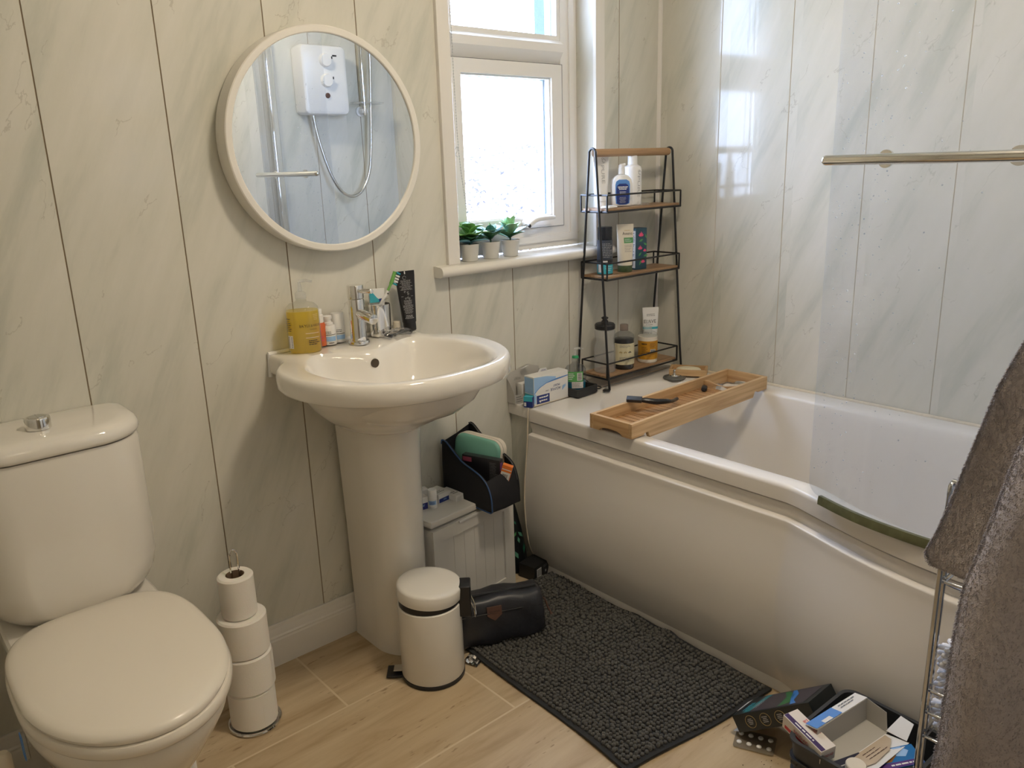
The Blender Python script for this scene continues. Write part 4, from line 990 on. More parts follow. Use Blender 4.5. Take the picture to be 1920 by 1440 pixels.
# top shelf
t = thing('conditioner_tube', 'white cosmetic tube with grey print at left end of top shelf', 'tube', (1.995, 1.832, Z3), -20)
body, fc = squeeze_tube(t, .021, .058, .170, .0195, .020, M['white_plastic'], M['white_plastic'])
pv = lambda a, b, c=0.0: fc(a, b, c)
words('lettering', [('PURE', .0, .0, .012, 0)], lambda a, b, c=0: fc(b - .004, .105 - a*1.5, c), M['lt_ink'], t, .0008)
bm = B(); tube(bm, [fc(.008+.006*math.cos(q*.9), .148+.006*math.sin(q*.9), .0007) for q in range(7)], .0009, 6); tube(bm, [fc(.004+.004*math.cos(q*.9), .154+.003*math.sin(q*.9), .0007) for q in range(7)], .0008, 6); obj('emblem', bm, M['lt_ink'], t)
t = thing('vitamin_lotion', 'white flip pump lotion bottle with dark blue label on top shelf', 'lotion bottle', (2.050, 1.792, Z3), -34)
bm = B(); prf = [(-.026, 0), (.026, 0), (.033, .004), (.0345, .012), (.0345, .072), (.031, .088), (.022, .098), (.012, .103), (-.012, .103), (-.022, .098), (-.031, .088), (-.0345, .072), (-.0345, .012), (-.033, .004)]
rings(bm, [[Vector((x*k, y, .0 + (z-.05)*k+.05*1)) if False else Vector((x*k, y, max(0, .052+(z-.052)*k))) for x, z in prf] for y, k in ((-.016, .90), (-.013, .97), (-.006, 1), (.006, 1), (.013, .97), (.016, .90))]); obj('bottle', bm, M['white_plastic'], t, smooth=60)
bm = B(); lathe(bm, [(.0115, .1035), (.011, .124), (.0095, .126)], 22); tube(bm, [(.003, 0, .130), (-.006, -.002, .1315), (.012, 0, .134)], .0042, 10); lathe(bm, [(.0095, .1262), (.0095, .131), (.008, .133)], 18); obj('pump_cap', bm, M['white_plastic'], t)
pl = flat((0, -.0163, 0), (1, 0, 0), (0, 0, 1))
ol = [(-.022, .012), (-.012, .008), (.012, .008), (.022, .012), (.0235, .035), (.0235, .070), (.021, .080), (.012, .086), (-.012, .086), (-.021, .080), (-.0235, .070), (-.0235, .035)]
decal('blue_label', pl, 0, 0, 0, 0, M['blue'], t, outline=[(a*1.04, b+(.001 if b > .05 else -.001)) for a, b in ol], off=.0002); decal('dark_label', pl, 0, 0, 0, 0, M['royal'], t, outline=[(a*.9, b if b < .05 else b-.012) for a, b in ol], off=.0006)
fine_print('small_print', pl, -.017, .017, .054, .066, 3, M['white_ink'], t, .001, 15, True, .6); fine_print('small_print', pl, -.014, .014, .036, .050, 3, M['white_ink'], t, .001, 16, True, .4); fine_print('small_print', pl, -.013, .013, .012, .032, 6, M['lt_ink'], t, .001, 17, True, .35)
t = thing('shampoo_bottle', 'tall white bottle with upright grey lettering on top shelf', 'shampoo bottle', (2.128, 1.812, Z3), -30)
bm = B(); lathe(bm, [(.027, 0), (.0295, .003), (.0295, .118), (.027, .126), (.018, .131), (.0165, .132)], 36, e=2.4); obj('bottle', bm, M['white_plastic'], t)
bm = B(); lathe(bm, [(.0165, .1325), (.0155, .160), (.014, .1615), (.001, .162)], 28); obj('cap', bm, M['white_plastic'], t)
pc = cyl(.0295, 0, -68)
words('lettering', [('PURE', 0, 0, .0095, 0)], lambda a, b, c=0: pc(b - .004, .062 - a*2.2, c+.0012), M['lt_ink'], t, .001)
bm = B(); tube(bm, [pc(.006+.006*math.cos(q*.9), .106+.006*math.sin(q*.9), .0016) for q in range(7)], .0009, 6); tube(bm, [pc(.002+.004*math.cos(q*.9), .112+.003*math.sin(q*.9), .0016) for q in range(7)], .0008, 6); obj('emblem', bm, M['lt_ink'], t)
t = thing('clear_lid', 'small clear plastic lid lying on the top shelf by the tall bottle', 'lid', (2.176, 1.80, Z3))
bm = B(); lathe(bm, [(.018, 0), (.019, .004), (.017, .006), (.001, .0062)], 24); obj('lid', bm, M['frosty'], t)
t = thing('white_sachet', 'flat white sachet lying at left front of the top shelf', 'sachet', (1.968, 1.772, Z3), 12)
bm = B(); rings(bm, [[Vector((p.x, p.y, z)) for p in rrect(-.028+k, .028-k, -.017+k, .017-k, .004)] for z, k in ((0, .002), (.002, 0), (.006, .001), (.008, .005))]); obj('pouch', bm, M['white_plastic'], t, smooth=50)
# middle shelf
t = thing('shaving_gel_can', 'dark grey gel can with blue lower band on middle shelf', 'spray can', (1.985, 1.806, Z2), -36)
bm = B(); lathe(bm, [(.0245, 0), (.026, .0015), (.026, .1105), (.0255, .1125), (.0225, .114)], 34); obj('can', bm, pbr('gunmetal_can', (.055, .065, .085), .3, .3), t)
bm = B(); lathe(bm, [(.0245, .1145), (.0245, .152), (.023, .1555), (.001, .156)], 34); obj('cap', bm, clear_mat('smoked_cap', (.16, .17, .20), .25, (.09, .10, .12), .05), t)
pl = cyl(.026, 0); decal('blue_band', pl, -.042, .042, .003, .038, M['aqua'], t, 16); decal('dark_band', pl, -.042, .042, .0385, .050, M['ink'], t, 16)
fine_print('small_print', pl, -.020, .030, .056, .104, 9, M['lt_ink'], t, .0009, 18, False, .25); barcode(pl, -.030, -.012, .008, .034, t, 6, True); fine_print('small_print', pl, -.014, .006, .041, .047, 1, M['white_ink'], t, .0009, 19, False, .9); fine_print('small_print', pl, -.004, .02, .012, .03, 3, M['white_ink'], t, .0009, 20, True, .2)
t = thing('body_lotion_tube', 'cream coloured tube with green cap standing on middle shelf', 'tube', (2.072, 1.794, Z2), -32)
body, fc = squeeze_tube(t, .0245, .058, .158, .0245, .022, M['cream_plastic'] if False else pbr('ivory_tube', (.72, .66, .54), .35), M['dkgreen'])
words('lettering', [('Aveeno', .006, .123, .010, .034)], fc, M['ink'], t, .0008); decal('green_panel', fc, -.007, .026, .096, .114, M['green'], t, off=.0006)
fine_print('small_print', fc, -.004, .022, .099, .111, 3, M['white_ink'], t, .001, 21, False, .3); fine_print('small_print', fc, -.006, .020, .066, .092, 5, M['grey_ink'], t, .0008, 22, False, .25); fine_print('small_print', fc, -.004, .016, .136, .140, 1, M['gold'], t, .0008, 23, True, .4)
t = thing('floral_carton', 'tall carton patterned with pink flowers on the middle shelf', 'carton', (2.148, 1.806, Z2), -5)
bm = B(); carton(bm, .052, .042, .140); obj('carton', bm, pbr('deep_teal_card', (.02, .07, .105), .4), t, bevel=.0008)
pl = flat((0, -.021, 0), (1, 0, 0), (0, 0, 1)); pr2 = flat((.026, 0, 0), (0, 1, 0), (0, 0, 1))
decal('text_panel', flat((-.026, 0, 0), (0, -1, 0), (0, 0, 1)), -.019, .019, .006, .132, M['white_card'], t); plL = flat((-.026, 0, 0), (0, -1, 0), (0, 0, 1))
fine_print('small_print', plL, -.016, .017, .045, .126, 17, M['navy'], t, .0008, 24, False, .4); barcode(plL, -.012, .012, .010, .036, t, 8)
for k, (a, b, s) in enumerate(((-.002, .112, .016), (-.006, .068, .014), (.008, .022, .013), (.016, .060, .010))):
    for q in range(5):
        an = math.radians(90 + (q-2)*32); c, s_ = math.cos(an), math.sin(an); L = s*(1.1 if q == 2 else .95)
        decal('pink_petal', pl, 0, 0, 0, 0, M['pink'], t, outline=[(a, b), (a+c*L*.5-s_*L*.22, b+s_*L*.5+c*L*.22), (a+c*L, b+s_*L), (a+c*L*.5+s_*L*.22, b+s_*L*.5-c*L*.22)], off=.0005+.0001*q)
for a, b, an, L in ((-.012, .095, 20, .022), (.010, .090, -30, .020), (-.014, .046, 40, .020), (.010, .044, 10, .022), (-.010, .014, 60, .022), (.018, .120, -70, .018)):
    c, s_ = math.cos(math.radians(an)), math.sin(math.radians(an))
    decal('green_leaf', pl, 0, 0, 0, 0, M['green'], t, outline=[(a, b), (a+c*L*.5-s_*L*.2, b+s_*L*.5+c*L*.2), (a+c*L, b+s_*L), (a+c*L*.5+s_*L*.2, b+s_*L*.5-c*L*.2)], off=.0004)
# bottom shelf
t = thing('sports_bottle', 'milky sports water bottle with black lid on bottom shelf', 'water bottle', (1.985, 1.806, Z1), -20)
bm = B(); lathe(bm, [(.034, 0), (.037, .004), (.037, .075), (.034, .092), (.030, .104), (.0305, .116), (.0345, .130), (.0345, .142), (.030, .1475)], 36, cap1=False); obj('bottle', bm, M['frosty'], t)
bm = B(); lathe(bm, [(.0335, .148), (.035, .150), (.035, .162), (.031, .167), (.013, .1675), (.011, .176), (.0085, .177)], 32); lid = obj('lid', bm, M['black_plastic'], t)
bm = B(); lathe(bm, [(.008, .1775), (.0085, .182), (.012, .184), (.012, .187), (.006, .190)], 20); obj('spout', bm, M['black_plastic'], lid)
t = thing('soap_bottle', 'dark liquid soap bottle with cream label on the bottom shelf', 'soap bottle', (2.063, 1.788, Z1), -38)
bm = B(); lathe(bm, [(.032, .001), (.0335, .004), (.0335, .104), (.0325, .1045)], 36); obj('liquid', bm, M['dark_glass'], t)
bm = B(); lathe(bm, [(.033, 0), (.0355, .004), (.0355, .108), (.033, .118), (.026, .125), (.0145, .130), (.014, .132)], 36, cap1=False); obj('bottle', bm, M['smoke'], t)
bm = B(); lathe(bm, [(.0145, .1325), (.0145, .152), (.0125, .154), (.001, .1545)], 26); obj('cap', bm, clear_mat('pinkish_clear_cap', (.75, .68, .64), .35, (.5, .42, .38)), t)
pl = cyl(.0356, 0); decal('cream_label', pl, -.046, .046, .018, .092, M['cream_label'], t, 20, off=.0003)
fine_print('small_print', pl, -.022, .024, .078, .088, 3, M['grey_ink'], t, .0009, 25, False, .35); fine_print('small_print', pl, -.022, .024, .028, .046, 6, M['grey_ink'], t, .0009, 26, False, .35)
for k, a in enumerate((-.018, -.002, .014)):
    bm = B()
    for q in range(3): bm.faces.new([bm.verts.new(pl(a+u+(q-1)*.0035, .0615+v+(.002 if q == 1 else 0), .0009)) for u, v in ((-.002, 0), (.0005, -.003), (.0025, 0), (.0005, .003))])
    obj('botanical_mark', bm, M['gold'] if k < 2 else M['ink'], t, smooth=0)
t = thing('lotion_pump', 'pump lotion with deep yellow label on the bottom shelf', 'lotion bottle', (2.188, 1.786, Z1), -40)
bm = B(); lathe(bm, [(.032, 0), (.035, .004), (.035, .082), (.0345, .094)], 36); obj('lotion', bm, pbr('white_lotion', (.78, .72, .62), .2), t)
bm = B(); lathe(bm, [(.0348, .0945), (.033, .103), (.025, .109), (.0135, .112)], 36, cap0=False, cap1=False); obj('shoulder', bm, M['clear'], t)
bm = B(); lathe(bm, [(.0145, .1115), (.0145, .126), (.011, .1285), (.0075, .129), (.0075, .140), (.0095, .1405), (.0095, .1475), (.008, .149)], 24); obj('pump_head', bm, M['frosty'], t)
pl = cyl(.0351, 0); decal('yellow_label', pl, -.050, .050, .014, .080, M['amber'], t, 20, off=.0003); barcode(pl, .003, .024, .040, .051, t, 9)
fine_print('small_print', pl, -.028, -.006, .066, .074, 1, M['ink'], t, .0009, 27, False, .5); fine_print('small_print', pl, -.028, .000, .028, .060, 6, M['tag'], t, .0009, 28, False, .35); fine_print('small_print', pl, .002, .026, .056, .074, 5, M['tag'], t, .0009, 29, False, .3); decal('label_rule', pl, -.05, .05, .0335, .0343, M['tag'], t, 20, off=.0007)
t = thing('shampoo_tube', 'white shampoo tube with turquoise band behind yellow label lotion', 'tube', (2.253, 1.828, Z1), -36)
body, fc = squeeze_tube(t, .0225, .060, .182, .0215, .020, M['white_plastic'], M['white_plastic'])
words('lettering', [('ELAVE', -.003, .126, .0125, .044), ('COCO', -.010, .087, .008, .026)], fc, M['ink'], t, .0009); fine_print('small_print', fc, -.018, .018, .150, .160, 2, M['grey_ink'], t, .0009, 30, True, .4); fine_print('small_print', fc, -.016, .012, .118, .122, 1, M['grey_ink'], t, .0009, 31, True, .5); fine_print('small_print', fc, -.016, .010, .078, .083, 1, M['ink'], t, .0009, 32, True, .5)
decal('turquoise_band', fc, -.0275, .0275, .104, .112, M['aqua'], t, 14, off=.0006); decal('turquoise_band', fc, -.0225, .0225, .040, .058, M['aqua'], t, 14, off=.0006)

# ------------------------------------------------------------------ on the bath rim
BZ = .5572
t = thing('soap_tray', 'small black slate tray under the green and blue soap pump', 'tray', (1.836, 1.798, BZ), 4)
bm = B(); o1 = rrect(-.052, .052, -.052, .052, .008); o2 = rrect(-.045, .045, -.045, .045, .006)
rings(bm, [zz(rrect(-.047, .047, -.047, .047, .008), 0), zz(o1, .004), zz(o1, .026), zz([p*.99 for p in o1], .028), zz(o2, .028), zz(o2, .008)]); obj('tray', bm, M['slate'], t)
t = thing('hand_soap_pump', 'clear pump bottle with green label and some blue soap left', 'soap dispenser', (1.834, 1.800, BZ+.0085), -40)
E3 = 2.4
bm = B(); lathe(bm, [(.032, .001), (.0335, .004), (.034, .034)], 36, sy=.68, e=E3); obj('liquid', bm, M['blue_soap'], t)
bm = B(); lathe(bm, [(.033, 0), (.0355, .004), (.036, .062), (.034, .076), (.027, .086), (.014, .091), (.0115, .098)], 36, sy=.68, e=E3, cap1=False); obj('bottle', bm, M['smoke'], t)
bm = B(); lathe(bm, [(.0125, .0985), (.0125, .1115)], 24); lathe(bm, [(.0035, .0985), (.0035, .02)], 8); obj('collar', bm, M['clear'], t)
bm = B(); lathe(bm, [(.011, .112), (.011, .118), (.009, .119)], 24); obj('green_ring', bm, pbr('bright_green_plastic', (.04, .36, .15), .35), t)
bm = B(); lathe(bm, [(.0045, .1195), (.0035, .140)], 12); tube(bm, [(-.004, 0, .1425), (.014, 0, .1435), (.026, 0, .1405)], [.0042, .0038, .003], 10); obj('pump_head', bm, M['frosty'], t)
pl = sup(.036, .0245, E3, -90, 0)
decal('green_label', pl, -.026, .022, .036, .070, pbr('green_label', (.10, .36, .10), .4), t, 14, off=.0006); decal('clear_label_foot', pl, -.012, .022, .014, .0355, M['white_card'], t, 12, off=.0006)
barcode(pl, .002, .018, .040, .066, t, 10, True); fine_print('small_print', pl, -.024, -.002, .042, .066, 4, M['white_ink'], t, .0012, 33, False, .4); fine_print('small_print', pl, -.010, .018, .018, .034, 5, M['grey_ink'], t, .0012, 34, False, .3)
t = thing('lens_box', 'upright blue and white contact lens box with upside-down lettering', 'box', (1.712, 1.8115, BZ), -2.5)
bm = B(); carton(bm, .146, .046, .092); bx = obj('carton', bm, M['white_card'], t, bevel=.0006)
pl = flat((0, -.023, 0), (1, 0, 0), (0, 0, 1)); pls = flat((-.073, 0, 0), (0, -1, 0), (0, 0, 1))
words('lettering', [('ACUVUE', .012, .055, .0088, .042), ('MOIST', .016, .0665, .0070, .026)], pl, M['royal'], t, .0008) if False else None
def upside(f, ca, cb): return lambda a, b, c=0.0: f(ca-a, cb-b, c)
words('lettering', [('ACUVUE', 0, 0, .0088, .043), ('MOIST', -.004, -.0115, .0072, .028)], upside(pl, .018, .0435), M['royal'], t, .0008)
words('lettering', [('1-DAY', 0, 0, .0045, .014)], upside(pl, -.018, .042), M['navy'], t, .0008)
decal('blue_field', pl, 0, 0, 0, 0, M['sky'], t, outline=[(-.072, .034), (-.060, .046), (-.040, .058), (-.015, .067), (.02, .074), (.02, .080), (-.02, .088), (-.072, .091)], off=.0003)
decal('blue_swoosh', pl, 0, 0, 0, 0, M['blue'], t, outline=[(-.072, .040), (-.050, .056), (-.020, .067), (.02, .0735), (.072, .0765), (.072, .0735), (.02, .0705), (-.02, .0645), (-.05, .054), (-.072, .037)], off=.0005)
decal('pale_field', pl, 0, 0, 0, 0, M['sky'], t, outline=[(-.0725, .008), (-.066, .004), (-.063, .030), (-.0655, .036), (-.0725, .040)], off=.00035)
for k in range(4): decal('drop_mark', pl, 0, 0, 0, 0, M['sky'], t, outline=[(.046+.004*k, .030+.004*k), (.050+.004*k, .030+.003*k), (.055+.003*k, .046+.002*k), (.049+.004*k, .044)], off=.0005+.0001*k)
decal('navy_panel', pl, -.062, -.008, .002, .030, M['royal'], t, off=.0005); fine_print('small_print', pl, -.056, -.014, .006, .027, 2, M['white_ink'], t, .0009, 35, True, .4); decal('white_tick', pl, -.020, -.015, .021, .026, M['white_ink'], t, off=.0009); decal('white_tick', pl, -.050, -.045, .006, .011, M['white_ink'], t, off=.0009)
decal('end_panel', pls, -.022, .022, .002, .024, M['royal'], t); decal('end_band', pls, -.022, .022, .025, .034, M['aqua'], t); decal('end_top', pls, -.022, .022, .036, .088, M['sky'], t)
# top flap raised
bm = B(); rings(bm, [[Vector((x, y, z)) for x, y, z in ((-.02, .018, .092), (.02, .018, .092), (.014, .016, .104), (-.014, .016, .104))], [Vector((x, y+.0006, z)) for x, y, z in ((-.02, .018, .092), (.02, .018, .092), (.014, .016, .104), (-.014, .016, .104))]]); obj('flap', bm, M['white_card'], t, smooth=0)
words('lettering', [('MOIST', 0, 0, .005, .02)], upside(flat((0, .0155, .1), (1, 0, 0), (0, 0, 1)), 0, 0), M['royal'], t, .0008)
t = thing('open_lens_box', 'opened grey sided lens box with torn flaps behind the blue one', 'box', (1.662, 1.862, BZ), -4)
T_ = .0007
def sheet(bm, pts, th=T_, d=None):
    P = [Vector(p) for p in pts]; n_ = (P[1]-P[0]).cross(P[2]-P[0]).normalized()*th
    rings(bm, [P, [p+n_ for p in P]])
bm = B(); sheet(bm, [(-.055, .022, 0), (.078, .022, 0), (.078, .022, .098), (.03, .022, .112), (-.04, .022, .096), (-.055, .022, .080)]); sheet(bm, [(-.055, -.018, 0), (-.055, .022, 0), (-.055, .022, .08), (-.055, .006, .066), (-.055, -.018, .030)]); sheet(bm, [(.078, -.018, 0), (.078, .022, 0), (.078, .022, .09), (.078, -.018, .05)]); sheet(bm, [(-.055, -.018, 0), (.078, -.018, 0), (.078, -.018, .028), (-.055, -.018, .030)]); sheet(bm, [(-.055, -.018, .0), (.078, -.018, .0), (.078, .022, .0), (-.055, .022, .0)])
obj('carton', bm, M['grey_card'], t, smooth=0)
pl = flat((0, -.0188, 0), (1, 0, 0), (0, 0, 1)); plb = flat((0, .0208, 0), (1, 0, 0), (0, 0, 1))
words('lettering', [('MOIST', 0, 0, .008, .026)], upside(plb, -.014, .076), M['grey_ink'], t, .0006); fine_print('small_print', pl, -.050, -.022, .004, .026, 3, M['grey_ink'], t, .0006, 36, False, .4)
bm = B(); sheet(bm, [(-.006, .012, .104), (.020, .016, .109), (.022, .004, .113), (-.004, .0, .108)]); obj('torn_flap', bm, M['white_card'], t, smooth=0)
bm = B(); box(bm, -.022, .010, -.014, .012, .0015, .060); obj('inner_carton', bm, M['white_card'], t, bevel=.001)
t = thing('slim_lens_box', 'small turquoise and navy box beside the upright lens box', 'box', (1.6205, 1.797, BZ), -62)
bm = B(); carton(bm, .030, .018, .034); obj('carton', bm, M['royal'], t, bevel=.0005); decal('turquoise_band', flat((0, -.009, 0), (1, 0, 0), (0, 0, 1)), -.0148, .0148, .020, .0338, M['aqua'], t); decal('code_patch', flat((0, -.009, 0), (1, 0, 0), (0, 0, 1)), -.013, -.006, .004, .016, M['white_card'], t); decal('turquoise_top', flat((0, 0, .034), (1, 0, 0), (0, 1, 0)), -.0148, .0148, -.0088, .0088, M['aqua'], t)
t = thing('black_cable', 'thin black cable curled beside the slate tray', 'cable', (1.905, 1.83, BZ))
bm = B(); tube(bm, catmull([(-.015, .02, .020), (-.01, .0, .034), (.008, -.01, .020), (.018, -.03, .004), (.0, -.05, .004), (.012, -.062, .004), (.03, -.05, .004), (.02, -.02, .004), (.0, .01, .004)], 6), .002, 7); obj('cord', bm, M['black_plastic'], t)
t = thing('bath_plug', 'grey rubber bath plug with chrome post on the bath rim', 'plug', (2.208, 1.680, BZ-.002))
bm = B(); lathe(bm, [(.038, .0005), (.0395, .003), (.038, .0055), (.027, .0065), (.024, .009), (.020, .010)], 36); obj('rubber_disc', bm, M['stopper'], t)
bm = B(); lathe(bm, [(.019, .0102), (.018, .013), (.006, .0145), (.0042, .016), (.0042, .030), (.0035, .031), (.001, .0312)], 24); obj('post', bm, M['chrome'], t)
t = thing('soap_dish', 'small bamboo soap dish behind the plug at the wall', 'soap dish', (2.273, 1.668, BZ), -58)
bm = B(); box(bm, -.065, .065, -.038, .038, .004, .012)
for y0, y1 in ((-.038, -.030), (.030, .038)): box(bm, -.065, .065, y0, y1, .012, .026)
for x0, x1 in ((-.065, -.057), (.057, .065)): box(bm, x0, x1, -.03, .03, .012, .026)
for x in (-.055, .043): box(bm, x, x+.012, -.036, .036, 0, .004)
obj('dish', bm, M['bamboo'], t, bevel=.0012)
t = thing('soap_bar', 'worn cream soap bar lying in the small bamboo dish', 'soap', (2.273, 1.668, BZ+.0125), -58)
bm = B(); rings(bm, [circ(r, z, 32, ry=r*.6, e=2.4) for z, r in ((0, .036), (.003, .042), (.008, .043), (.012, .038), (.0145, .026), (.0155, .012))]); obj('bar', bm, M['soap'], t, smooth=60)

# bamboo tray across the bath
cd = thing('bath_caddy', 'bamboo bath tray with slatted base laid across the bath', 'bath tray', (1.945, 1.440, .5575), 0.6)
hx, hy = .344, .078
def rail_side(name, y0, y1, deep):
    """long side board, cut away where it sits on the rims, deeper between them"""
    z0 = 0.001; zd = -.012 if deep else z0
    prf = [(-hx, z0), (-hx+.052, z0)] + ([(-hx+.058, .006), (-hx+.072, .006), (-hx+.080, zd), (hx-.080, zd), (hx-.072, .006), (hx-.058, .006)] if deep else []) + [(hx-.052, z0), (hx, z0), (hx, .044), (-hx, .044)]
    bm = B(); rings(bm, [[Vector((x, y, z)) for x, z in prf] for y in (y0, y1)]); return obj(name, bm, M['bamboo'], cd, bevel=.0012)
rail_side('side_board', -hy, -hy+.012, True); rail_side('side_board', hy-.012, hy, True)
for x0 in (-hx, hx-.012):
    prf = [(-hy+.012, .001), (-.042, .001)] + [(-.042*math.cos(a*PI/10), .001+.013*math.sin(a*PI/10)) for a in range(1, 10)] + [(.042, .001), (hy-.012, .001), (hy-.012, .044), (-hy+.012, .044)]
    bm = B(); rings(bm, [[Vector((x, y, z)) for y, z in prf] for x in (x0, x0+.012)]); obj('end_board', bm, M['bamboo_y'], cd, bevel=.001)
for k in range(24):
    x = -hx+.0135 + k*.0222
    bm = B(); box(bm, x, x+.0198, -hy+.0125, hy-.0125, .006, .012); obj('slat', bm, M['slat'], cd, smooth=0)
bm = B(); prf = [(-hy+.0125, .0065)] + [(-.05+.1*k/12, .0065+.020*math.sin(PI*k/12)) for k in range(13)] + [(hy-.0125, .0065), (hy-.0125, .034)] + [(.05-.1*k/12, .036-.020*math.sin(PI*k/12)*.5) for k in range(13)] + [(-hy+.0125, .034)]
rings(bm, [[Vector((x, y, z)) for y, z in prf] for x in (.196, .204)]); obj('divider', bm, M['bamboo_y'], cd, smooth=0)
t = thing('razor', 'black and steel razor lying across the slats of bath tray', 'razor', (1.80, 1.440, .600), -8)
bm = B(); p = catmull([(-.03, .040, .010), (-.012, .022, .008), (.012, .006, .004), (.045, -.004, .001), (.075, .004, -.006), (.105, .022, -.012), (.128, .036, -.016)], 5)
tube(bm, p, [.0056+.0034*math.sin(PI*min(1, i/(len(p)-1)*1.6)) for i in range(len(p))], 10); hdl = obj('handle', bm, M['black_plastic'], t)
bm = B(); p2 = [q+Vector((0, 0, .005)) for q in p[11:17]]; tube(bm, p2, [.003]*len(p2), 8); obj('steel_inlay', bm, M['brushed'], hdl)
bm = B(); box(bm, -.023, .023, -.009, .009, -.006, .006); xform(bm, Matrix.Translation((-.040, .044, .012)) @ Matrix.Rotation(-.9, 4, 'Z') @ Matrix.Rotation(.5, 4, 'X')); obj('head', bm, M['dark_plastic'], t, bevel=.002)
t = thing('razor_cover', 'black plastic razor cover lying at the far end of the slats', 'cover', (2.105, 1.482, .5705), 30)
bm = B(); rings(bm, [circ(a, z, 20, ry=b, e=3) for z, a, b in ((0, .018, .007), (.004, .021, .010), (.012, .019, .009), (.015, .012, .005))]); xform(bm, Matrix.Rotation(.2, 4, 'X')); obj('cover', bm, M['black_plastic'], t)
# ------------------------------------------------------------------ storage box and what is on it
hb = thing('storage_box', 'white wooden storage box with panelled front beside the basin pedestal', 'storage box', (1.152, 1.690, 0), 7.4)
HW, HD, HH = .337, .145, .318
bm = B(); box(bm, 0, HW, .0085, HD, .012, HH); box(bm, 0, .042, .006, .0085, .012, HH); box(bm, HW-.042, HW, .006, .0085, .012, HH); obj('carcass', bm, M['white_wood'], hb, bevel=.001)
bm = B()
for a in ((0, .042, 0, .006, .012, HH), (HW-.042, HW, 0, .006, .012, HH), (.042, HW-.042, 0, .006, .012, .050), (.042, HW-.042, 0, .006, HH-.040, HH)): box(bm, *a)
obj('front_frame', bm, M['white_wood'], hb, smooth=0)
bm = B(); n_ = 6
for k in range(n_):
    x0 = .042 + (HW-.084)*k/n_; x1 = .042 + (HW-.084)*(k+1)/n_
    box(bm, x0+.0004, x1-.0004, .0068, .0084, .050, HH-.040)
obj('tongue_and_groove', bm, M['white_wood'], hb, smooth=0)
bm = B()
for x in (.004, HW-.024):
    for y in (.010, HD-.03): box(bm, x, x+.02, y, y+.02, 0, .0118)
obj('feet', bm, M['dark_plastic'], hb, smooth=0)
bm = B(); box(bm, -.004, HW+.003, -.004, HD-.006, 0, .020); xform(bm, Matrix.Translation((0, .006, HH+.0105)) @ Matrix.Rotation(math.radians(1.5), 4, 'Y')); obj('lid', bm, M['white_wood'], hb, bevel=.004)
bm = B(); box(bm, .10, .26, -.0045, -.0015, .312, .3175); obj('torn_strip', bm, M['white_card'], hb, smooth=0)
LZ = .3395
def white_box(x, y, z, w, d, h, rz, lab, blue=None, seed=1):
    t = thing('medicine_box', lab, 'box', (x, y, z), rz, 'white cartons on the storage box')
    bm = B(); carton(bm, w, d, h); obj('carton', bm, M['white_card'], t, bevel=.0005)
    pf = flat((0, -d/2, 0), (1, 0, 0), (0, 0, 1)); pt = flat((0, 0, h), (1, 0, 0), (0, 1, 0))
    if blue: decal('blue_panel', pf, -w/2+.002, w/2-.002, h*.12, h*.62, M['royal'] if blue == 1 else M['navy'], t); fine_print('small_print', pf, -.006, .010, h*.4, h*.55, 2, M['sky'], t, .0009, seed, False, .5)
    else: fine_print('small_print', pf, -w*.42, w*.42, h*.3, h*.8, 5, M['lt_ink'], t, .0006, seed, False, .4)
    fine_print('small_print', pt, -w*.35, w*.30, -d*.3, -d*.05, 2, M['grey_ink'], t, .0006, seed+50, False, .5)
    return t
white_box(1.268, 1.822, LZ-.004, .050, .058, .036, 8, 'white carton with royal blue front panel next to the roll-on', 1, 41)
white_box(1.304, 1.803, LZ-.0045, .032, .075, .028, 6, 'narrow plain white carton against the black bag', None, 42)
white_box(1.212, 1.846, LZ-.0025, .060, .030, .046, -12, 'taller white carton at the wall behind the roll-on', None, 43)
white_box(1.188, 1.800, LZ-.0015, .036, .034, .046, -4, 'white and navy carton half hidden by the pedestal', 2, 44)
t = thing('roll_on_bottle', 'small white roll-on bottle at front of storage box lid', 'bottle', (1.219, 1.780, LZ-.003), -40)
bm = B(); lathe(bm, [(.0125, 0), (.0135, .0015), (.0135, .036)], 26); obj('bottle', bm, M['white_plastic'], t)
bm = B(); lathe(bm, [(.0132, .0365), (.0130, .064), (.0118, .066), (.001, .0662)], 26); obj('cap', bm, M['white_plastic'], t)
pl = cyl(.0135, 0); decal('pale_print', pl, -.012, .012, .022, .034, M['sky'], t); fine_print('small_print', pl, -.010, .010, .023, .033, 3, M['navy'], t, .0009, 45, True, .5); fine_print('small_print', pl, -.009, .006, .006, .016, 2, M['lt_ink'], t, .0009, 46, False, .4)

# black wash bag with blue piping, open, stuffed
gb = thing('toiletry_bag', 'open black fabric toiletry bag with blue piping on storage box', 'toiletry bag', (1.383, 1.757, LZ-.010), 3)
top = [(.108, .165), (.104, .178), (.085, .176), (.055, .155), (.015, .130), (-.030, .117), (-.062, .106), (-.088, .088), (-.103, .062), (-.108, .035), (-.109, .006)]
prf = catmull([Vector((0, y, z)) for y, z in top], 4) + [Vector((0, -.103, .001)), Vector((0, .0, .0)), Vector((0, .104, 0)), Vector((0, .110, .006)), Vector((0, .111, .09))]
def side(x, k=1.0, lift=0): return [Vector((x, (p.y)*k, max(.0005, p.z*(1 if p.z < .06 else k)+(lift*min(1, p.z/.09) if p.z > .03 else 0)))) for p in prf]
def bulge(x0, s):
    out = []
    for kk, dx in ((.15, .004), (.55, .0035), (.86, .002), (.97, .0)):
        c = Vector((0, 0, .06)); out.append([Vector((x0 + s*dx, c.y+(p.y-c.y)*kk, max(.0005, c.z+(p.z-c.z)*kk))) for p in prf])
    return out
bm = B(); rings(bm, bulge(-.058, -1) + [side(-.056), side(-.050, .985)], True, False)
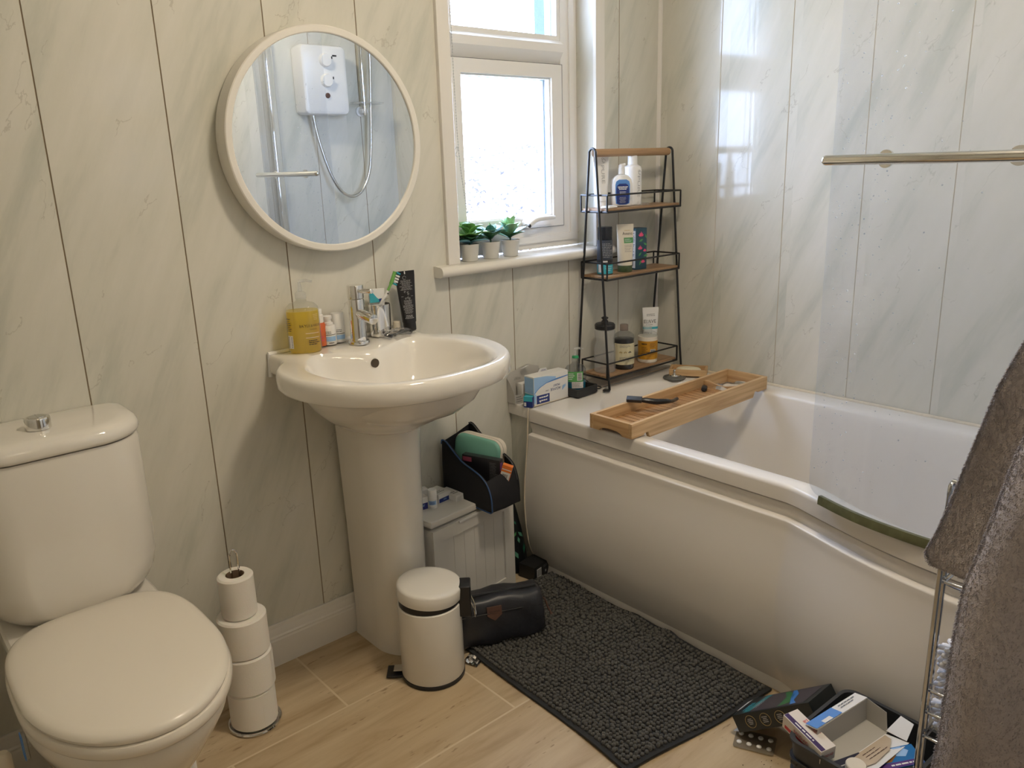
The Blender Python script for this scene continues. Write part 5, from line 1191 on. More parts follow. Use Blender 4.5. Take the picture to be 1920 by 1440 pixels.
obj('side_panel', bm, M['nylon'], gb, smooth=60)
bm = B(); pr2_ = side(.058, 1, .030)
rings(bm, [side(.050, .985, .028), side(.056, 1, .030), [Vector((.060, p.y*.6, p.z*.6+.02)) for p in pr2_]], False, True)
obj('side_panel', bm, M['nylon'], gb, smooth=60)
# gusset: ends, floor, and the mouth held half shut at the front
nT = len(prf)
bm = B(); a = side(-.0505, .985); b = side(.0505, .985, .028); ks = [i for i in range(nT) if not (4 < i < 27)]
va = [bm.verts.new(p) for p in a]; vb = [bm.verts.new(p) for p in b]; vm = [bm.verts.new(p.lerp(q, .5) + Vector((0, -.004 if p.y < 0 else .003, -.004 if p.z > .05 else 0))) for p, q in zip(a, b)]
for i in range(nT):
    j = (i+1) % nT
    if 3 < i < 27: continue
    for u, v in ((va, vm), (vm, vb)): bm.faces.new((u[i], u[j], v[j], v[i]))
obj('gusset', bm, M['nylon'], gb, smooth=60)
bm = B(); tube(bm, [p + Vector((-.001, 0, .0008)) for p in side(-.057)[:len(prf)-3]], .0021, 8); obj('piping', bm, M['piping'], gb)
bm = B(); tube(bm, [p for p in side(.050, .99, .03)[4:34]], .002, 6); obj('zip', bm, M['dark_plastic'], gb)
bm = B(); tube(bm, catmull([(.061, -.06, .095), (.069, -.04, .085), (.070, -.02, .065), (.062, .0, .05)], 5), .004, 8); obj('loop_strap', bm, M['nylon'], gb)
def rr_case(t, w, h, d, r, mat_front, mat_rim):
    fw_ = rrect(-w/2, w/2, 0, h, r, 8)
    bm = B(); rings(bm, [[Vector((p.x*k, y, h/2+(p.y-h/2)*k)) for p in fw_] for y, k in ((-d/2, .90), (-d/2+.004, .965), (-d/2+.010, .985))], True, True); obj('shell', bm, mat_front, t, smooth=50)
    for y0, y1 in ((-d/2+.0102, -.0012), (.0012, d/2)):
        bm = B(); rings(bm, [[Vector((p.x*k, y, h/2+(p.y-h/2)*k)) for p in fw_] for y, k in ((y0, 1), ((y0+y1)/2, 1.006), (y1, 1 if y1 < 0 else .97))]); obj('band', bm, mat_rim, t, smooth=50)
    bm = B(); rings(bm, [[Vector((p.x*.985, y, h/2+(p.y-h/2)*.985)) for p in fw_] for y in (-.0012, .0012)]); obj('zip', bm, M['grey_ink'], t, smooth=50)
t = thing('travel_case', 'mint green zip case with cream edge standing in the black bag', 'case', (1.402, 1.795, LZ+.058), 0, rot=(-.10, .08, math.radians(-73)))
rr_case(t, .165, .118, .046, .032, M['mint'], pbr('cream_case_band', (.66, .60, .51), .5))
t = thing('cosmetic_box', 'black box with purple end panel in the open black bag', 'box', (1.371, 1.735, LZ+.050), 0, rot=(.0, .03, math.radians(-68)))
bm = B(); carton(bm, .125, .022, .085); obj('carton', bm, pbr('black_card', (.012, .011, .014), .3), t, bevel=.0006)
pl = flat((.0625, 0, 0), (0, 1, 0), (0, 0, 1)); decal('purple_print', pl, -.007, .007, .052, .076, pbr('purple_ink', (.24, .09, .28), .4), t); decal('lilac_print', pl, -.006, .004, .020, .040, pbr('lilac_ink', (.25, .27, .40), .4), t)
pf = flat((0, -.011, 0), (1, 0, 0), (0, 0, 1)); decal('pink_print', pf, -.060, -.030, .066, .080, pbr('dull_pink_ink', (.28, .06, .10), .4), t); fine_print('small_print', pf, .030, .058, .010, .076, 14, M['grey_ink'], t, .0006, 47, False, .3)
t = thing('orange_packet', 'orange and white packet tucked in front of black bag opening', 'packet', (1.402, 1.672, LZ+.070), 0, rot=(.15, .30, math.radians(-52)))
bm = B(); carton(bm, .030, .013, .052); obj('carton', bm, M['orange'], t, bevel=.0006); pf = flat((0, -.0065, 0), (1, 0, 0), (0, 0, 1)); decal('white_panel', pf, -.014, .014, .004, .030, M['white_card'], t); barcode(pf, -.010, .010, .006, .026, t, 11); decal('white_stripe', pf, -.014, .014, .037, .040, M['white_card'], t)

# ------------------------------------------------------------------ pedal bin
pb_ = thing('pedal_bin', 'small white pedal bin standing in front of the basin pedestal', 'pedal bin', (1.035, 1.555, 0), 141)     # local +x is the pedal side
RB = .083
bm = B(); lathe(bm, [(RB-.003, 0), (RB+.001, .002), (RB+.001, .011), (RB-.001, .012)], 56); obj('base_ring', bm, M['black_plastic'], pb_)
bm = B(); lathe(bm, [(RB-.001, .0122), (RB, .014), (RB, .213), (RB-.002, .215)], 64); obj('body', bm, M['bin_white'], pb_)
bm = B(); lathe(bm, [(RB-.004, .2152), (RB-.004, .232)], 56); obj('liner', bm, M['black_plastic'], pb_)
bm = B(); lathe(bm, [(RB+.001, 0), (RB+.002, .002), (RB+.002, .029), (RB+.0005, .0335), (RB-.004, .036), (RB-.014, .0372), (.001, .0375)], 64); xform(bm, Matrix.Translation((0, 0, .2255)) @ Matrix.Translation((-RB, 0, 0)) @ Matrix.Rotation(math.radians(-4.6), 4, 'Y') @ Matrix.Translation((RB, 0, 0))); obj('lid', bm, M['bin_white'], pb_, smooth=50)
bm = B(); box(bm, RB-.01, RB+.040, -.025, .025, .004, .010); obj('pedal', bm, M['black_plastic'], pb_, bevel=.002)
bm = B(); box(bm, RB-.002, RB+.022, -.014, .014, .016, .019); obj('pedal_guard', bm, M['brushed'], pb_, bevel=.001)
bm = B(); box(bm, -RB-.026, -RB+.006, -.026, .026, .175, .262); obj('hinge_block', bm, M['black_plastic'], pb_, bevel=.005)
bm = B(); tube(bm, catmull([(-RB-.024, -.016, .215), (-RB-.033, -.016, .19), (-RB-.036, -.010, .165), (-RB-.036, .010, .165), (-RB-.033, .016, .19), (-RB-.024, .016, .215)], 5), .0018, 8); obj('wire_handle', bm, M['chrome'], pb_)

# ------------------------------------------------------------------ bath mat
mt = thing('bath_mat', 'dark grey bobbled chenille bath mat on floor along the bath', 'bath mat', (1.38, 1.32, 0))
QA, QB, QC, QD = Vector((1.122, .955, 0)), Vector((1.604, .893, 0)), Vector((1.632, 1.712, 0)), Vector((1.172, 1.735, 0))
def mat_pt(u, v):
    p = (QA*(1-u)+QB*u)*(1-v) + (QD*(1-u)+QC*u)*v
    e = u**3
    p = p + Vector((-.010*e*(math.exp(-((v-.36)/.03)**2) + .8*math.exp(-((v-.52)/.04)**2)), 0, 0)) + Vector((.006*math.sin(v*7)*(1-u), .004*math.sin(u*6+1)*(1-v), 0))
    z = .004 + .014*e*(math.exp(-((v-.38)/.045)**2) + .9*math.exp(-((v-.53)/.05)**2) + .3*math.exp(-((v-.2)/.05)**2)) + .0015*(1+math.sin(u*9+v*13))
    return p + Vector((0, 0, z))
bm = B(); nu, nv = 30, 48
gt = [[bm.verts.new(mat_pt(i/nu, j/nv) - mt.location + Vector((0, 0, .0035))) for i in range(nu+1)] for j in range(nv+1)]
gl_ = [[bm.verts.new(mat_pt(i/nu, j/nv) - mt.location - Vector((0, 0, .0025))) for i in range(nu+1)] for j in range(nv+1)]
for j in range(nv):
    for i in range(nu):
        bm.faces.new((gt[j][i], gt[j][i+1], gt[j+1][i+1], gt[j+1][i])); bm.faces.new((gl_[j][i], gl_[j+1][i], gl_[j+1][i+1], gl_[j][i+1]))
for i in range(nu):
    bm.faces.new((gt[0][i], gl_[0][i], gl_[0][i+1], gt[0][i+1])); bm.faces.new((gt[nv][i], gt[nv][i+1], gl_[nv][i+1], gl_[nv][i]))
for j in range(nv):
    bm.faces.new((gt[j][0], gt[j+1][0], gl_[j+1][0], gl_[j][0])); bm.faces.new((gt[j][nu], gl_[j][nu], gl_[j+1][nu], gt[j+1][nu]))
obj('backing', bm, M['mat_base'], mt, smooth=60)
ib = bmesh.new(); bmesh.ops.create_icosphere(ib, subdivisions=1, radius=1); iv = [v.co.copy() for v in ib.verts]; if_ = [tuple(v.index for v in f.verts) for f in ib.faces]; ib.free()
rnd = random.Random(2); V, F = [], []
NU, NV = 40, 66
for j in range(NV):
    for i in range(NU):
        u = .022 + .956*(i+.5*(j % 2)*.0+rnd.uniform(-.11, .11)+.5)/NU; v = .012 + .976*(j+.5+rnd.uniform(-.13, .13))/NV
        p = mat_pt(min(max(u, .02), .98), min(max(v, .012), .988)) - mt.location; r = rnd.uniform(.0051, .0061); lean = Vector((rnd.uniform(-.25, .25), rnd.uniform(-.25, .25), 0))
        k = len(V); sz = rnd.uniform(1.2, 2.0)
        for q in iv: V.append(p + Vector((q.x*r + lean.x*r*(q.z+1), q.y*r + lean.y*r*(q.z+1), .0025 + r*sz*.7*(q.z+.7))))
        F += [tuple(x+k for x in f) for f in if_]
raw('chenille_pile', V, F, M['mat'], mt, smooth=180, kind='stuff')

# ------------------------------------------------------------------ leather wash bag on the mat corner
wb = thing('wash_bag', 'black leather wash bag with brown leather tag behind pedal bin', 'wash bag', (1.263, 1.556, .0125), -24)
L2, D2, H2 = .124, .056, .136
rg = []
for x, k in ((-L2, .80), (-L2+.006, .93), (-L2+.03, 1.0), (-.04, 1.03), (.03, 1.02), (L2-.03, 1.0), (L2-.006, .94), (L2, .82)):
    sec = []
    for q in range(28):
        a = 2*PI*q/28; c, s = math.cos(a), math.sin(a)
        y = D2*k*math.copysign(abs(c)**.36, c); z = H2/2 + H2/2*(k if s > 0 else 1)*math.copysign(abs(s)**.42, s)
        y *= 1 - .34*max(0, (z-.05)/H2)       # narrower at the top
        sec.append(Vector((x, y + .003*math.sin(9*x*8+z*40), max(0, z + .003*math.sin(x*60)))))
    rg.append(sec)
bm = B(); rings(bm, rg); bmesh.ops.subdivide_edges(bm, edges=bm.edges[:], cuts=1, use_grid_fill=True, smooth=.4)
rnd = random.Random(9)
for v in bm.verts: v.co += v.normal*0 + Vector((0, .0028*math.sin(v.co.x*70+v.co.z*55), .0022*math.sin(v.co.x*45+2)*(v.co.z/H2)))
obj('body', bm, M['leather'], wb, smooth=80)
bm = B(); tube(bm, [(-L2+.012, -.008, H2+.0015), (-.05, -.009, H2+.004), (.03, -.008, H2+.003), (L2-.012, -.006, H2+.001)], .0035, 8); zp = obj('zip', bm, M['black_plastic'], wb)
bm = B(); tube(bm, catmull([(L2-.004, -.01, H2-.03), (L2+.012, -.014, H2-.045), (L2+.020, -.020, H2-.07), (L2+.028, -.026, H2-.088)], 5), [.0028]*15+[.005], 8); obj('zip_pull', bm, M['tag'], wb)
bm = B(); tube(bm, [(L2-.006, -.008, H2-.026), (L2+.004, -.011, H2-.036)], .004, 8); obj('pull_ring', bm, M['brushed'], wb)
bm = B(); tube(bm, [(-L2+.01, -.047, .098), (-.05, -.053, .102), (.03, -.052, .102), (L2-.01, -.047, .098)], .0016, 6); obj('seam', bm, M['black_plastic'], wb)
def on_front(a, b, c=0): return Vector((a, -.0545+.0105*max(0, (b-.06)/.06)-c-.004, b))
bm = B(); ol = [(-.044, .120), (-.002, .120), (-.002, .096), (-.023, .081), (-.044, .096)]
rings(bm, [[on_front(a, b, 0) for a, b in ol], [on_front(a, b, .003) for a, b in ol]]); obj('tag', bm, M['tag'], wb, smooth=0, label='brown leather shield tag')
words('lettering', [('TED BAKER', -.023, .105, .0042, .032), ('LONDON', -.023, .0995, .0024, .014)], on_front, pbr('stamped_dark', (.03, .018, .014), .6), wb, .0034)
t = thing('foil_sachet', 'torn silver foil sachet on floor between bin and mat', 'foil sachet', (1.136, 1.512, .0008), 20)
rnd = random.Random(3); bm = B(); g = [[bm.verts.new(((i/5-.5)*.032, (j/6-.5)*.040, .001+abs(rnd.gauss(0, .0035))+.010*(j/6)**2)) for i in range(6)] for j in range(7)]
for j in range(6):
    for i in range(5): bm.faces.new((g[j][i], g[j][i+1], g[j+1][i+1], g[j+1][i]))
obj('foil', bm, M['foil'], t, smooth=20)

# ------------------------------------------------------------------ in the corner by the bath
t = thing('printed_bag', 'black carrier bag printed with green leaves beside the storage box', 'bag', (1.562, 1.828, .0), 0)
rg = []; rnd = random.Random(8); ph = [rnd.uniform(0, 6) for _ in range(5)]
for k in range(12):
    u = k/11; r = .049*(1-u)**.75*(1 if k else .93) + .006
    rg.append([Vector((-.012*u + r*math.cos(a)*(1+.08*math.sin(3*a+ph[0]+4*u)+.05*math.sin(7*a+ph[1])), .02*u*0 + r*.72*math.sin(a)*(1+.10*math.sin(4*a+ph[2]-3*u)), .001+.275*u)) for a in [2*PI*q/36 for q in range(36)]])
bm = B(); rings(bm, rg); bag = obj('bag_body', bm, pbr('black_printed_plastic', (.008, .010, .011), .35), t, smooth=70)
for k, (q, zz_, s, tl) in enumerate(((.72, .055, .030, .3), (.80, .065, .034, -.3), (.64, .06, .026, .9), (.86, .055, .028, -.9), (.76, .105, .024, .1), (.69, .13, .020, -.5), (.84, .12, .03, .6), (.75, .17, .016, .3))):
    a0 = 2*PI*q
    def pf(a, b, c=0, a0=a0, zz_=zz_):
        z = zz_+b; u = min(max((z-.001)/.275, 0), .98); r = .049*(1-u)**.75+.006; th = a0 + a/max(r, .02)
        return Vector((-.012*u + (r*1.12+.0015)*math.cos(th), (r*.72*1.12+.0015)*math.sin(th), z))
    c, s_ = math.cos(tl+PI/2), math.sin(tl+PI/2)
    decal('leaf_print', pf, 0, 0, 0, 0, M['green'] if k % 3 == 2 else pbr('print_green%d' % k, (.03, .17, .10), .4) if k % 2 else pbr('pale_print_green%d' % k, (.10, .30, .20), .4), t, outline=[(0, 0), (c*s*.5-s_*s*.2, s_*s*.5+c*s*.2), (c*s, s_*s), (c*s*.5+s_*s*.2, s_*s*.5-c*s*.2)], off=0)
t = thing('black_carton', 'small black carton with a white barcode patch beside the bath', 'carton', (1.582, 1.752, .0005), 10)
bm = B(); carton(bm, .076, .064, .048); obj('carton', bm, pbr('matt_black_card', (.012, .012, .013), .45), t, bevel=.0008)
pf = flat((0, -.032, 0), (1, 0, 0), (0, 0, 1)); barcode(pf, -.026, -.002, .008, .038, t, 12); fine_print('small_print', pf, .008, .032, .030, .040, 2, M['grey_ink'], t, .0008, 48, False, .4); decal('mark', pf, .018, .024, .012, .020, M['lt_ink'], t, off=.0008)

# ------------------------------------------------------------------ clutter at the foot of the bath
u_, v_ = Vector((.013, -.182, .130)).normalized(), Vector((1, -.06, 0)).normalized(); v_ = (v_ - u_*v_.dot(u_)).normalized(); w_ = v_.cross(u_)
if w_.z < 0: w_.negate()
t = thing('black_gift_box', 'open black carton with green and blue streaks leaning on basket', 'carton', (1.418, .815, .018))
t.location = Vector((1.397, .876, .052)) + v_*.052 + u_*.1075 - w_*.040
t.rotation_euler = Matrix((v_, w_.cross(v_), w_)).transposed().to_euler()
BW, BL, BT = .104, .215, .040
bm = B(); box(bm, -BW/2, BW/2, -BL/2, BL/2, 0, BT); bb = obj('carton', bm, pbr('petrol_black_card', (.012, .017, .020), .32), t, bevel=.0008)
pt = flat((0, 0, BT), (1, 0, 0), (0, 1, 0)); pe = flat((-BW/2, 0, 0), (0, 1, 0), (0, 0, 1)); 
decal('purple_haze', pt, 0, 0, 0, 0, pbr('dusk_print', (.055, .045, .055), .35), t, outline=[(-.047, -.09), (.047, -.09), (.047, .07), (-.047, .06)])
for col, ol in (((.03, .16, .05), [(-.046, -.02), (-.030, -.045), (.02, -.03), (.045, .0), (.045, .012), (.01, -.012), (-.030, -.018)]), ((.03, .18, .50), [(-.046, -.055), (-.040, -.068), (-.020, -.050), (.020, -.040), (.046, -.020), (.046, -.010), (.0, -.030)]), ((.03, .20, .22), [(-.047, .060), (.047, .050), (.047, .066), (-.047, .078)])):
    decal('streak_print', pt, 0, 0, 0, 0, pbr('streak_%.2f' % col[2], col, .35), t, outline=ol, off=.0007)
fine_print('lettering_lines', pt, -.036, .036, .074, .088, 2, M['aqua'], t, .001, 49, False, .5); fine_print('lettering_lines', pt, -.030, .034, .048, .062, 2, M['lt_ink'], t, .001, 50, False, .3)
pside = flat((-BW/2, 0, 0), (0, -1, 0), (0, 0, 1))
for k, a in enumerate((-.062, -.020, .022)):
    bm = B(); tube(bm, [pside(a+.014*math.cos(q*PI/12), BT/2+.014*math.sin(q*PI/12), .0004) for q in range(24)], .0005, 5, closed=True); obj('round_mark', bm, M['gold'], t)
    fine_print('small_print', pside, a-.008, a+.008, BT/2-.007, BT/2+.008, 4, M['lt_ink'], t, .0008, 51+k, True, .5)
bm = B()
for i in range(2): sheet(bm, [(-.03+.04*i-.02, BL/2, .002+.036*i), (.01+.04*i, BL/2, .002+.036*i), (.006+.04*i, BL/2+.022, .004+.030*i), (-.046+.04*i, BL/2+.020, .004+.030*i)])
obj('end_flaps', bm, M['white_card'], t, smooth=0)
t = thing('pill_blister', 'clear blister strip of white tablets under the black carton', 'blister pack', (1.412, .822, .0035), 24)
bm = B(); rings(bm, [[Vector((p.x, p.y, z)) for p in rrect(-.032, .032, -.045, .045, .006)] for z in (0, .0006)]); obj('foil_card', bm, clear_mat('blister_film', (.8, .78, .72), .45, (.55, .5, .42), .08), t)
for i in range(2):
    for j in range(4):
        bm = B(); sphere(bm, (-.015+.03*i, -.033+.022*j, .002), .0062, 2, (1, 1, .55)); obj('tablet', bm, M['white_plastic'], t)
bk = thing('plastic_basket', 'charcoal plastic basket stack holding boxes beside the bath foot', 'basket', (1.362, .552, 0), -2)
bw, bd_ = .113, .105
def bsk(z0, z1, k, nm):
    o1 = rrect(-bw*k, bw*k, -bd_*k, bd_*k, .026); 
    bm = B(); i1 = [p*.965 for p in o1]
    rings(bm, [zz([p*.90 for p in o1], z0+.001), zz([p*.915 for p in o1], z0+.006), zz(o1, z1-.006), zz([p*1.035 for p in o1], z1-.005), zz([p*1.035 for p in o1], z1), zz(i1, z1), zz([p*.88 for p in o1], z0+.006)], True, True)
    return obj(nm, bm, M['dark_plastic'], bk, smooth=40)
bsk(.050, .204, 1.0, 'top_basket'); bsk(.022, .162, .985, 'nested_basket'); bsk(.0, .130, .97, 'nested_basket')
bm = B()
for j in range(5):
    for i in range(9):
        x = -.088+.022*i; z = .150 - .020*j
        box(bm, x, x+.014, -bd_*(1.004), -bd_*1.0+.002, z, z+.006)
obj('slot_pattern', bm, M['ink'], bk, smooth=0)
bm = B()
for j in range(5):
    for i in range(9):
        x = -.088+.022*i; z = .150 - .020*j
        box(bm, -bw*1.004, -bw*1.0+.002, x*.92, x*.92+.013, z, z+.006)
obj('slot_pattern', bm, M['ink'], bk, smooth=0)
t = thing('plaster_box', 'white plaster carton with navy stripe and red print in basket', 'carton', (1.284, .634, .190), 0, rot=(.06, .10, math.radians(252)))
bm = B(); box(bm, -.052, .052, -.018, .018, 0, .030); obj('carton', bm, pbr('pinkish_white_card', (.72, .66, .60), .5), t, bevel=.0006)
pt = flat((0, 0, .030), (1, 0, 0), (0, 1, 0)); pf = flat((0, -.018, 0), (1, 0, 0), (0, 0, 1)); pf2 = flat((0, .018, 0), (-1, 0, 0), (0, 0, 1)); pe = flat((.052, 0, 0), (0, 1, 0), (0, 0, 1))
for P_ in (pt,):
    decal('navy_stripe', P_, -.051, .051, -.0165, -.0065, pbr('dark_violet_ink', (.045, .02, .10), .4), t); fine_print('small_print', P_, -.04, .04, -.014, -.009, 1, M['white_ink'], t, .0009, 55, True, .6); words('lettering', [('BAND-AID', -.004, .004, .0068, .036)], P_, M['red'], t, .0008); decal('red_rule', P_, -.024, .016, .013, .0145, M['red'], t)
words('lettering', [('BAND-AID', 0, .014, .008, .04)], pf, M['red'], t, .0008); decal('red_field', pf, -.045, .045, .003, .011, M['red'], t); words('lettering', [('BAND-AID', 0, .012, .006, .026)], pe, M['red'], t, .0008)
t = thing('opened_carton', 'torn open white and blue carton lying on top of basket', 'carton', (1.354, .578, .182), 0, rot=(.0, -.06, math.radians(-10)))
bm = B(); sheet(bm, [(-.075, .024, .0), (.075, .024, .0), (.075, .024, .052), (-.075, .024, .052)]); sheet(bm, [(-.075, -.024, 0), (.075, -.024, 0), (.075, .024, .0), (-.075, .024, .0)]); sheet(bm, [(.075, -.024, 0), (.075, .024, 0), (.075, .024, .052), (.075, -.020, .046)])
obj('inside', bm, M['grey_card'], t, smooth=0)
bm = B(); sheet(bm, [(-.076, .024, .0525), (.076, .024, .0525), (.076, .052, .046), (-.076, .052, .046)]); tp = obj('top_panel', bm, M['white_card'], t, smooth=0)
pt = flat((0, .038, .0504), (1, 0, 0), (0, 1, -.22)); decal('blue_print', pt, -.075, .0, -.0135, .0135, M['blue'], t, off=.001); decal('white_patch', pt, -.050, -.026, -.013, -.003, M['white_card'], t, off=.0014); fine_print('small_print', pt, .012, .062, -.004, .010, 2, M['ink'], t, .0012, 56, False, .25)
bm = B(); sheet(bm, [(-.070, -.024, .001), (.070, -.024, .001), (.076, -.070, .008), (-.060, -.078, .010)]); sheet(bm, [(.074, -.022, .004), (.074, -.066, .010), (.104, -.060, .030), (.108, -.030, .028)]); fl2 = obj('torn_flap', bm, M['white_card'], t, smooth=0)
pq = flat((0, -.048, .006), (1, 0, 0), (0, 1, -.14)); decal('tan_print', pq, 0, 0, 0, 0, pbr('kraft_print', (.50, .40, .28), .6), t, outline=[(-.05, -.010), (-.02, -.018), (.03, -.012), (.060, .005), (.062, .020), (-.062, .020)], off=.0014); fine_print('small_print', pq, -.02, .04, -.008, .014, 3, M['tag'], t, .002, 57, False, .2)
t = thing('blue_tablet_box', 'bright blue carton with orange patch at near side of basket', 'carton', (1.366, .500, .163), 0, rot=(.05, -.12, math.radians(-36)))
bm = B(); box(bm, -.048, .048, -.024, .024, 0, .026); obj('carton', bm, pbr('vivid_blue_card', (.015, .16, .42), .35), t, bevel=.0006)
pt = flat((0, 0, .026), (1, 0, 0), (0, 1, 0)); decal('orange_patch', pt, 0, 0, 0, 0, pbr('ochre_print', (.36, .16, .03), .4), t, outline=[(-.047, -.009), (-.01, -.009), (.006, .004), (.0, .023), (-.047, .023)]); decal('white_flash', pt, 0, 0, 0, 0, M['sky'], t, outline=[(.006, .002), (.022, -.002), (.034, .010), (.024, .022), (.008, .022)]); decal('violet_band', pt, -.046, .046, -.0235, -.011, pbr('violet_ink', (.09, .03, .20), .4), t); decal('white_edge', flat((0, -.024, 0), (1, 0, 0), (0, 0, 1)), -.046, .046, .004, .024, M['white_card'], t); fine_print('small_print', pt, -.02, .04, -.021, -.014, 1, M['white_ink'], t, .0009, 58, True, .5)
t = thing('navy_packet', 'navy packet with pale print under the torn carton', 'packet', (1.288, .548, .150), 0, rot=(.25, 0, math.radians(-20)))
bm = B(); box(bm, -.040, .040, -.030, .030, 0, .030); obj('packet', bm, pbr('navy_card', (.02, .022, .05), .4), t, bevel=.002); fine_print('small_print', flat((0, 0, .030), (1, 0, 0), (0, 1, 0)), -.032, .03, -.02, .02, 5, M['lt_ink'], t, .0008, 59, False, .25)
t = thing('white_jar', 'small white screw jar at the near edge of basket', 'jar', (1.277, .534, .150))
bm = B(); lathe(bm, [(.016, 0), (.018, .002), (.018, .040)], 28); obj('jar', bm, M['white_plastic'], t)
bm = B(); lathe(bm, [(.0185, .0402), (.0185, .053), (.017, .055), (.001, .0552)], 28); obj('lid', bm, M['cream_plastic'], t)

# ------------------------------------------------------------------ chrome wire rack, duster, towel
rk = thing('wire_rack', 'chrome wire rack with twin posts standing in front of bath', 'wire rack', (1.40, .29, 0))
OR = Vector(rk.location)
def rack_end(y, nm):
    for x in (1.322, 1.465):
        bm = B()
        p = [(x, y, .004), (x, y, .40), (x, y, .755)] + [(x+.010-.010*math.cos(a*PI/8), y, .762+.014*math.sin(a*PI/8)) for a in range(9)] + [(x+.020, y, .755), (x+.020, y, .40), (x+.020, y, .004)]
        tube(bm, [Vector(q)-OR for q in p], .0043, 10); obj('post', bm, M['rack_steel'], rk)
rack_end(.447, 'a'); rack_end(.128, 'b')
for z in (.598, .385, .340, .290):
    bm = B(); R_z = [(1.330, .447, z), (1.475, .447, z), (1.475, .128, z), (1.330, .128, z)]
    tube(bm, [Vector(q)-OR for q in R_z], .0030, 8, closed=True)
    if z in (.598, .290):
        for k in range(9): tube(bm, [Vector((1.332+.0, .44-.037*k, z))-OR, Vector((1.475, .44-.037*k, z))-OR], .0017, 6)
    obj('wire_shelf', bm, M['rack_steel'], rk, smooth=50)
    bm = B(); tube(bm, [Vector(q)-OR for q in catmull([(1.330, .449, z), (1.345, .444, z-.010), (1.36, .43, z-.020), (1.38, .405, z-.030), (1.41, .37, z-.034)], 5)], .0026, 8); obj('corner_loop', bm, M['rack_steel'], rk)
bm = B(); tube(bm, [Vector(q)-OR for q in ((1.332, .448, .777), (1.332, .12, .777))], .0055, 12); tube(bm, [Vector(q)-OR for q in ((1.475, .448, .777), (1.475, .12, .777))], .0055, 12); obj('top_rail', bm, M['rack_steel'], rk)
du = thing('duster', 'white fringed microfibre duster hanging behind the grey towel', 'duster', (1.362, .432, .30))
bm = B(); tube(bm, [(0, -.010, .0), (0, -.016, .17)], .012, 10); obj('core', bm, M['white_plastic'], du)
rnd = random.Random(12); bm = B()
for k in range(16):
    for j in range(7):
        a = -PI*.15 + j*.62 + rnd.uniform(-.1, .1); z = .004+.0105*k+rnd.uniform(-.002, .002)
        if .055 < z < .064: continue
        d = Vector((math.cos(a), math.sin(a), rnd.uniform(-.1, .35))).normalized(); p0 = Vector((0, -.012, z)); Lg = .022+rnd.uniform(-.003, .004) - (.006 if z < .03 else 0)
        tube(bm, [p0, p0+d*Lg*.6, p0+d*Lg, p0+d*(Lg+.003)], [.0036, .0046, .0046, .002], 7)
obj('fringe', bm, pbr('white_microfibre', (.90, .90, .93), .9), du, smooth=80, kind='stuff')

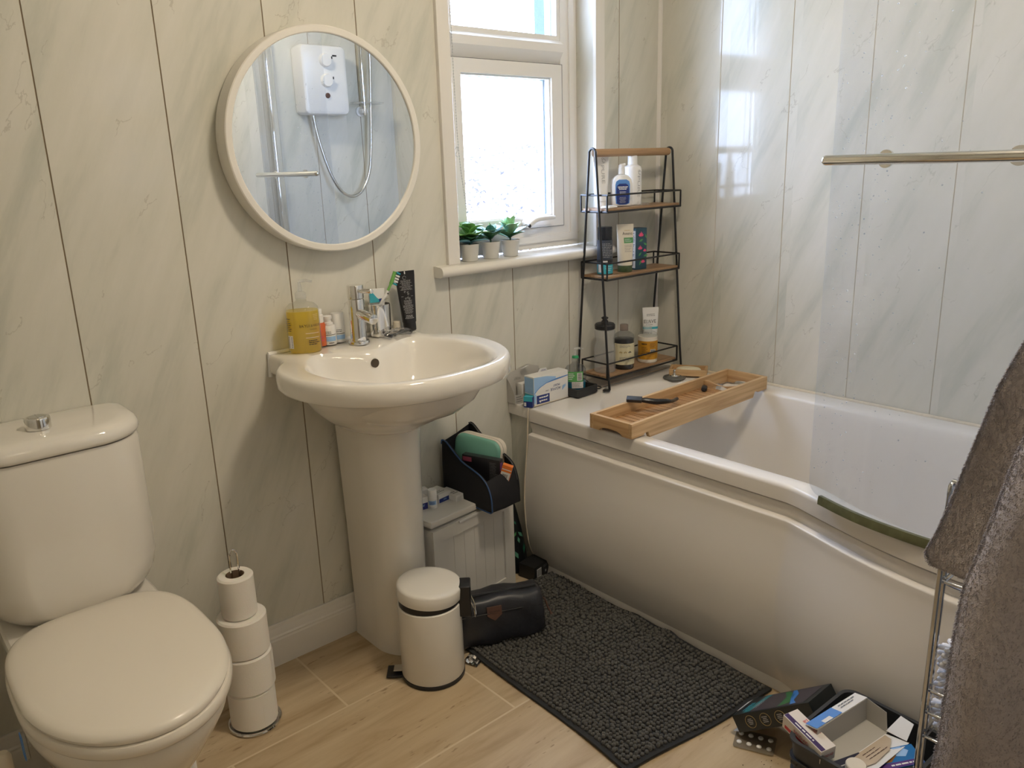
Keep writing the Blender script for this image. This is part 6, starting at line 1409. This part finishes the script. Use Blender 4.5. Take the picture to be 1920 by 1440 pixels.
tw = thing('bath_towel', 'fluffy taupe bath towel draped over the chrome wire rack', 'towel', (1.30, .29, .79))
OT = Vector(tw.location)
def lerp_tab(tab, z):
    for (z0, y0), (z1, y1) in zip(tab, tab[1:]):
        if z >= z1 or (z1, y1) == tab[-1]:
            t = (z-z0)/(z1-z0); return y0 + (y1-y0)*t
tabA = [(1.20, .30), (1.046, .356), (.961, .386), (.823, .4215), (.70, .450), (.66, .4635), (.645, .457), (.636, .445)]
tabB = [(1.20, .25), (1.0, .312), (.873, .3445), (.774, .364), (.635, .393), (.45, .398), (.263, .406), (.02, .412)]
rnd = random.Random(17)
def towel_layer(nm, tab, x0, zt, zb_, amp, ph, yr=.115, nz_=90, nu_=44):
    rows = []; th = .011
    for j in range(nz_+1):
        z = zt + (zb_-zt)*j/nz_; ye = lerp_tab(tab, z); row = []
        for i in range(nu_+1):
            u = i/nu_; y = ye + (yr-ye)*u
            sp = (1-min(1, (zt-z)/(zt-zb_)))
            x = x0 + amp*math.sin(u*9.5+ph+.7*math.sin(z*3))*(.35+.65*(1-sp)) + .006*math.sin(z*17+u*5+ph) + .008*(1-u)**6
            row.append(Vector((x, y, z)))
        rows.append(row)
    V, F = [], []
    W_ = nu_+1
    for s in (-1, 1):
        for row in rows:
            for i, p in enumerate(row):
                e = math.sqrt(max(0, 1-(1-min(1, i/2.5))**2)); 
                V.append(p - OT + Vector((s*th*(.25+.75*e), 0, 0)))
    o = len(rows)*W_
    for j in range(nz_):
        for i in range(nu_):
            a = j*W_+i; F.append((a, a+1, a+W_+1, a+W_)); F.append((o+a, o+a+W_, o+a+W_+1, o+a+1))
        F.append((j*W_, (j+1)*W_, o+(j+1)*W_, o+j*W_)); F.append((j*W_+nu_, o+j*W_+nu_, o+(j+1)*W_+nu_, (j+1)*W_+nu_))
    for i in range(nu_): F.append((i, o+i, o+i+1, i+1)); a = nz_*W_+i; F.append((a, a+1, o+a+1, o+a))
    bt_ = bmesh.new(); bv = [bt_.verts.new(p) for p in V]
    for f in F: bt_.faces.new([bv[q] for q in f])
    body = obj(nm, bt_, M['towel'], tw, smooth=80)
    # pile: short curled loops standing off both faces and the edge
    PV, PF = [], []
    for q in range(26000):
        j = rnd.random()*nz_; i = (rnd.random()**1.5)*nu_; j0, i0 = int(j), int(i); j1, i1 = min(j0+1, nz_), min(i0+1, nu_)
        p = rows[j0][i0].lerp(rows[j1][i0], j-j0).lerp(rows[j0][i1].lerp(rows[j1][i1], j-j0), i-i0)
        e = math.sqrt(max(0, 1-(1-min(1, i/2.5))**2))
        if rnd.random() < .22: i = 0; p = rows[j0][0].lerp(rows[j1][0], j-j0); p = p + Vector((rnd.uniform(-th, th), 0, 0)); n_ = Vector((rnd.uniform(-.5, .1), 1, rnd.uniform(-.3, .3)))
        else: p = p - Vector((th*(.25+.75*e), 0, 0)); n_ = Vector((-1, .25*(1-e), 0))
        d = (n_.normalized() + Vector((rnd.uniform(-.7, .7), rnd.uniform(-.7, .7), rnd.uniform(-.9, .3)))).normalized()
        h = rnd.uniform(.0022, .0042); w = rnd.uniform(.0006, .0011); s1 = d.orthogonal().normalized(); s2 = d.cross(s1)
        p = p - OT; k = len(PV); tip = p + d*h + Vector((0, 0, -.0008))
        PV += [p + s1*w, p - s1*w*.5 + s2*w*.87, p - s1*w*.5 - s2*w*.87, tip]; PF += [(k, k+1, k+3), (k+1, k+2, k+3), (k+2, k, k+3)]
    raw('terry_pile', PV, PF, M['towel'], body, smooth=180, kind='stuff')
towel_layer('back_fold', tabA, 1.284, 1.20, .640, .012, .6)
towel_layer('front_fold', tabB, 1.262, 1.20, .03, .020, 2.2)
t = thing('towel_hook', 'chrome hook on the wall holding the taupe towel', 'hook', (1.285, EY, 1.20))
bm = B(); tube(bm, [(0, .001, .02), (0, .006, .02)], .018, 20); tube(bm, catmull([(0, .006, .02), (0, .03, .015), (0, .045, .02), (0, .05, .04)], 5), .005, 10); obj('hook', bm, M['chrome'], t)

t = thing('floor_crumbs', 'dark crumbs scattered on floor below the pill blister', 'crumbs', (1.36, .74, .0005), 0); t['kind'] = 'stuff'
rnd = random.Random(31); bm = B()
for k in range(46):
    sphere(bm, (rnd.gauss(0, .035), rnd.gauss(0, .045), .0006), rnd.uniform(.0006, .0018), 1, (1, rnd.uniform(.5, 1), .5))
obj('crumbs', bm, pbr('dark_crumb', (.05, .025, .018), .8), t, kind='stuff')
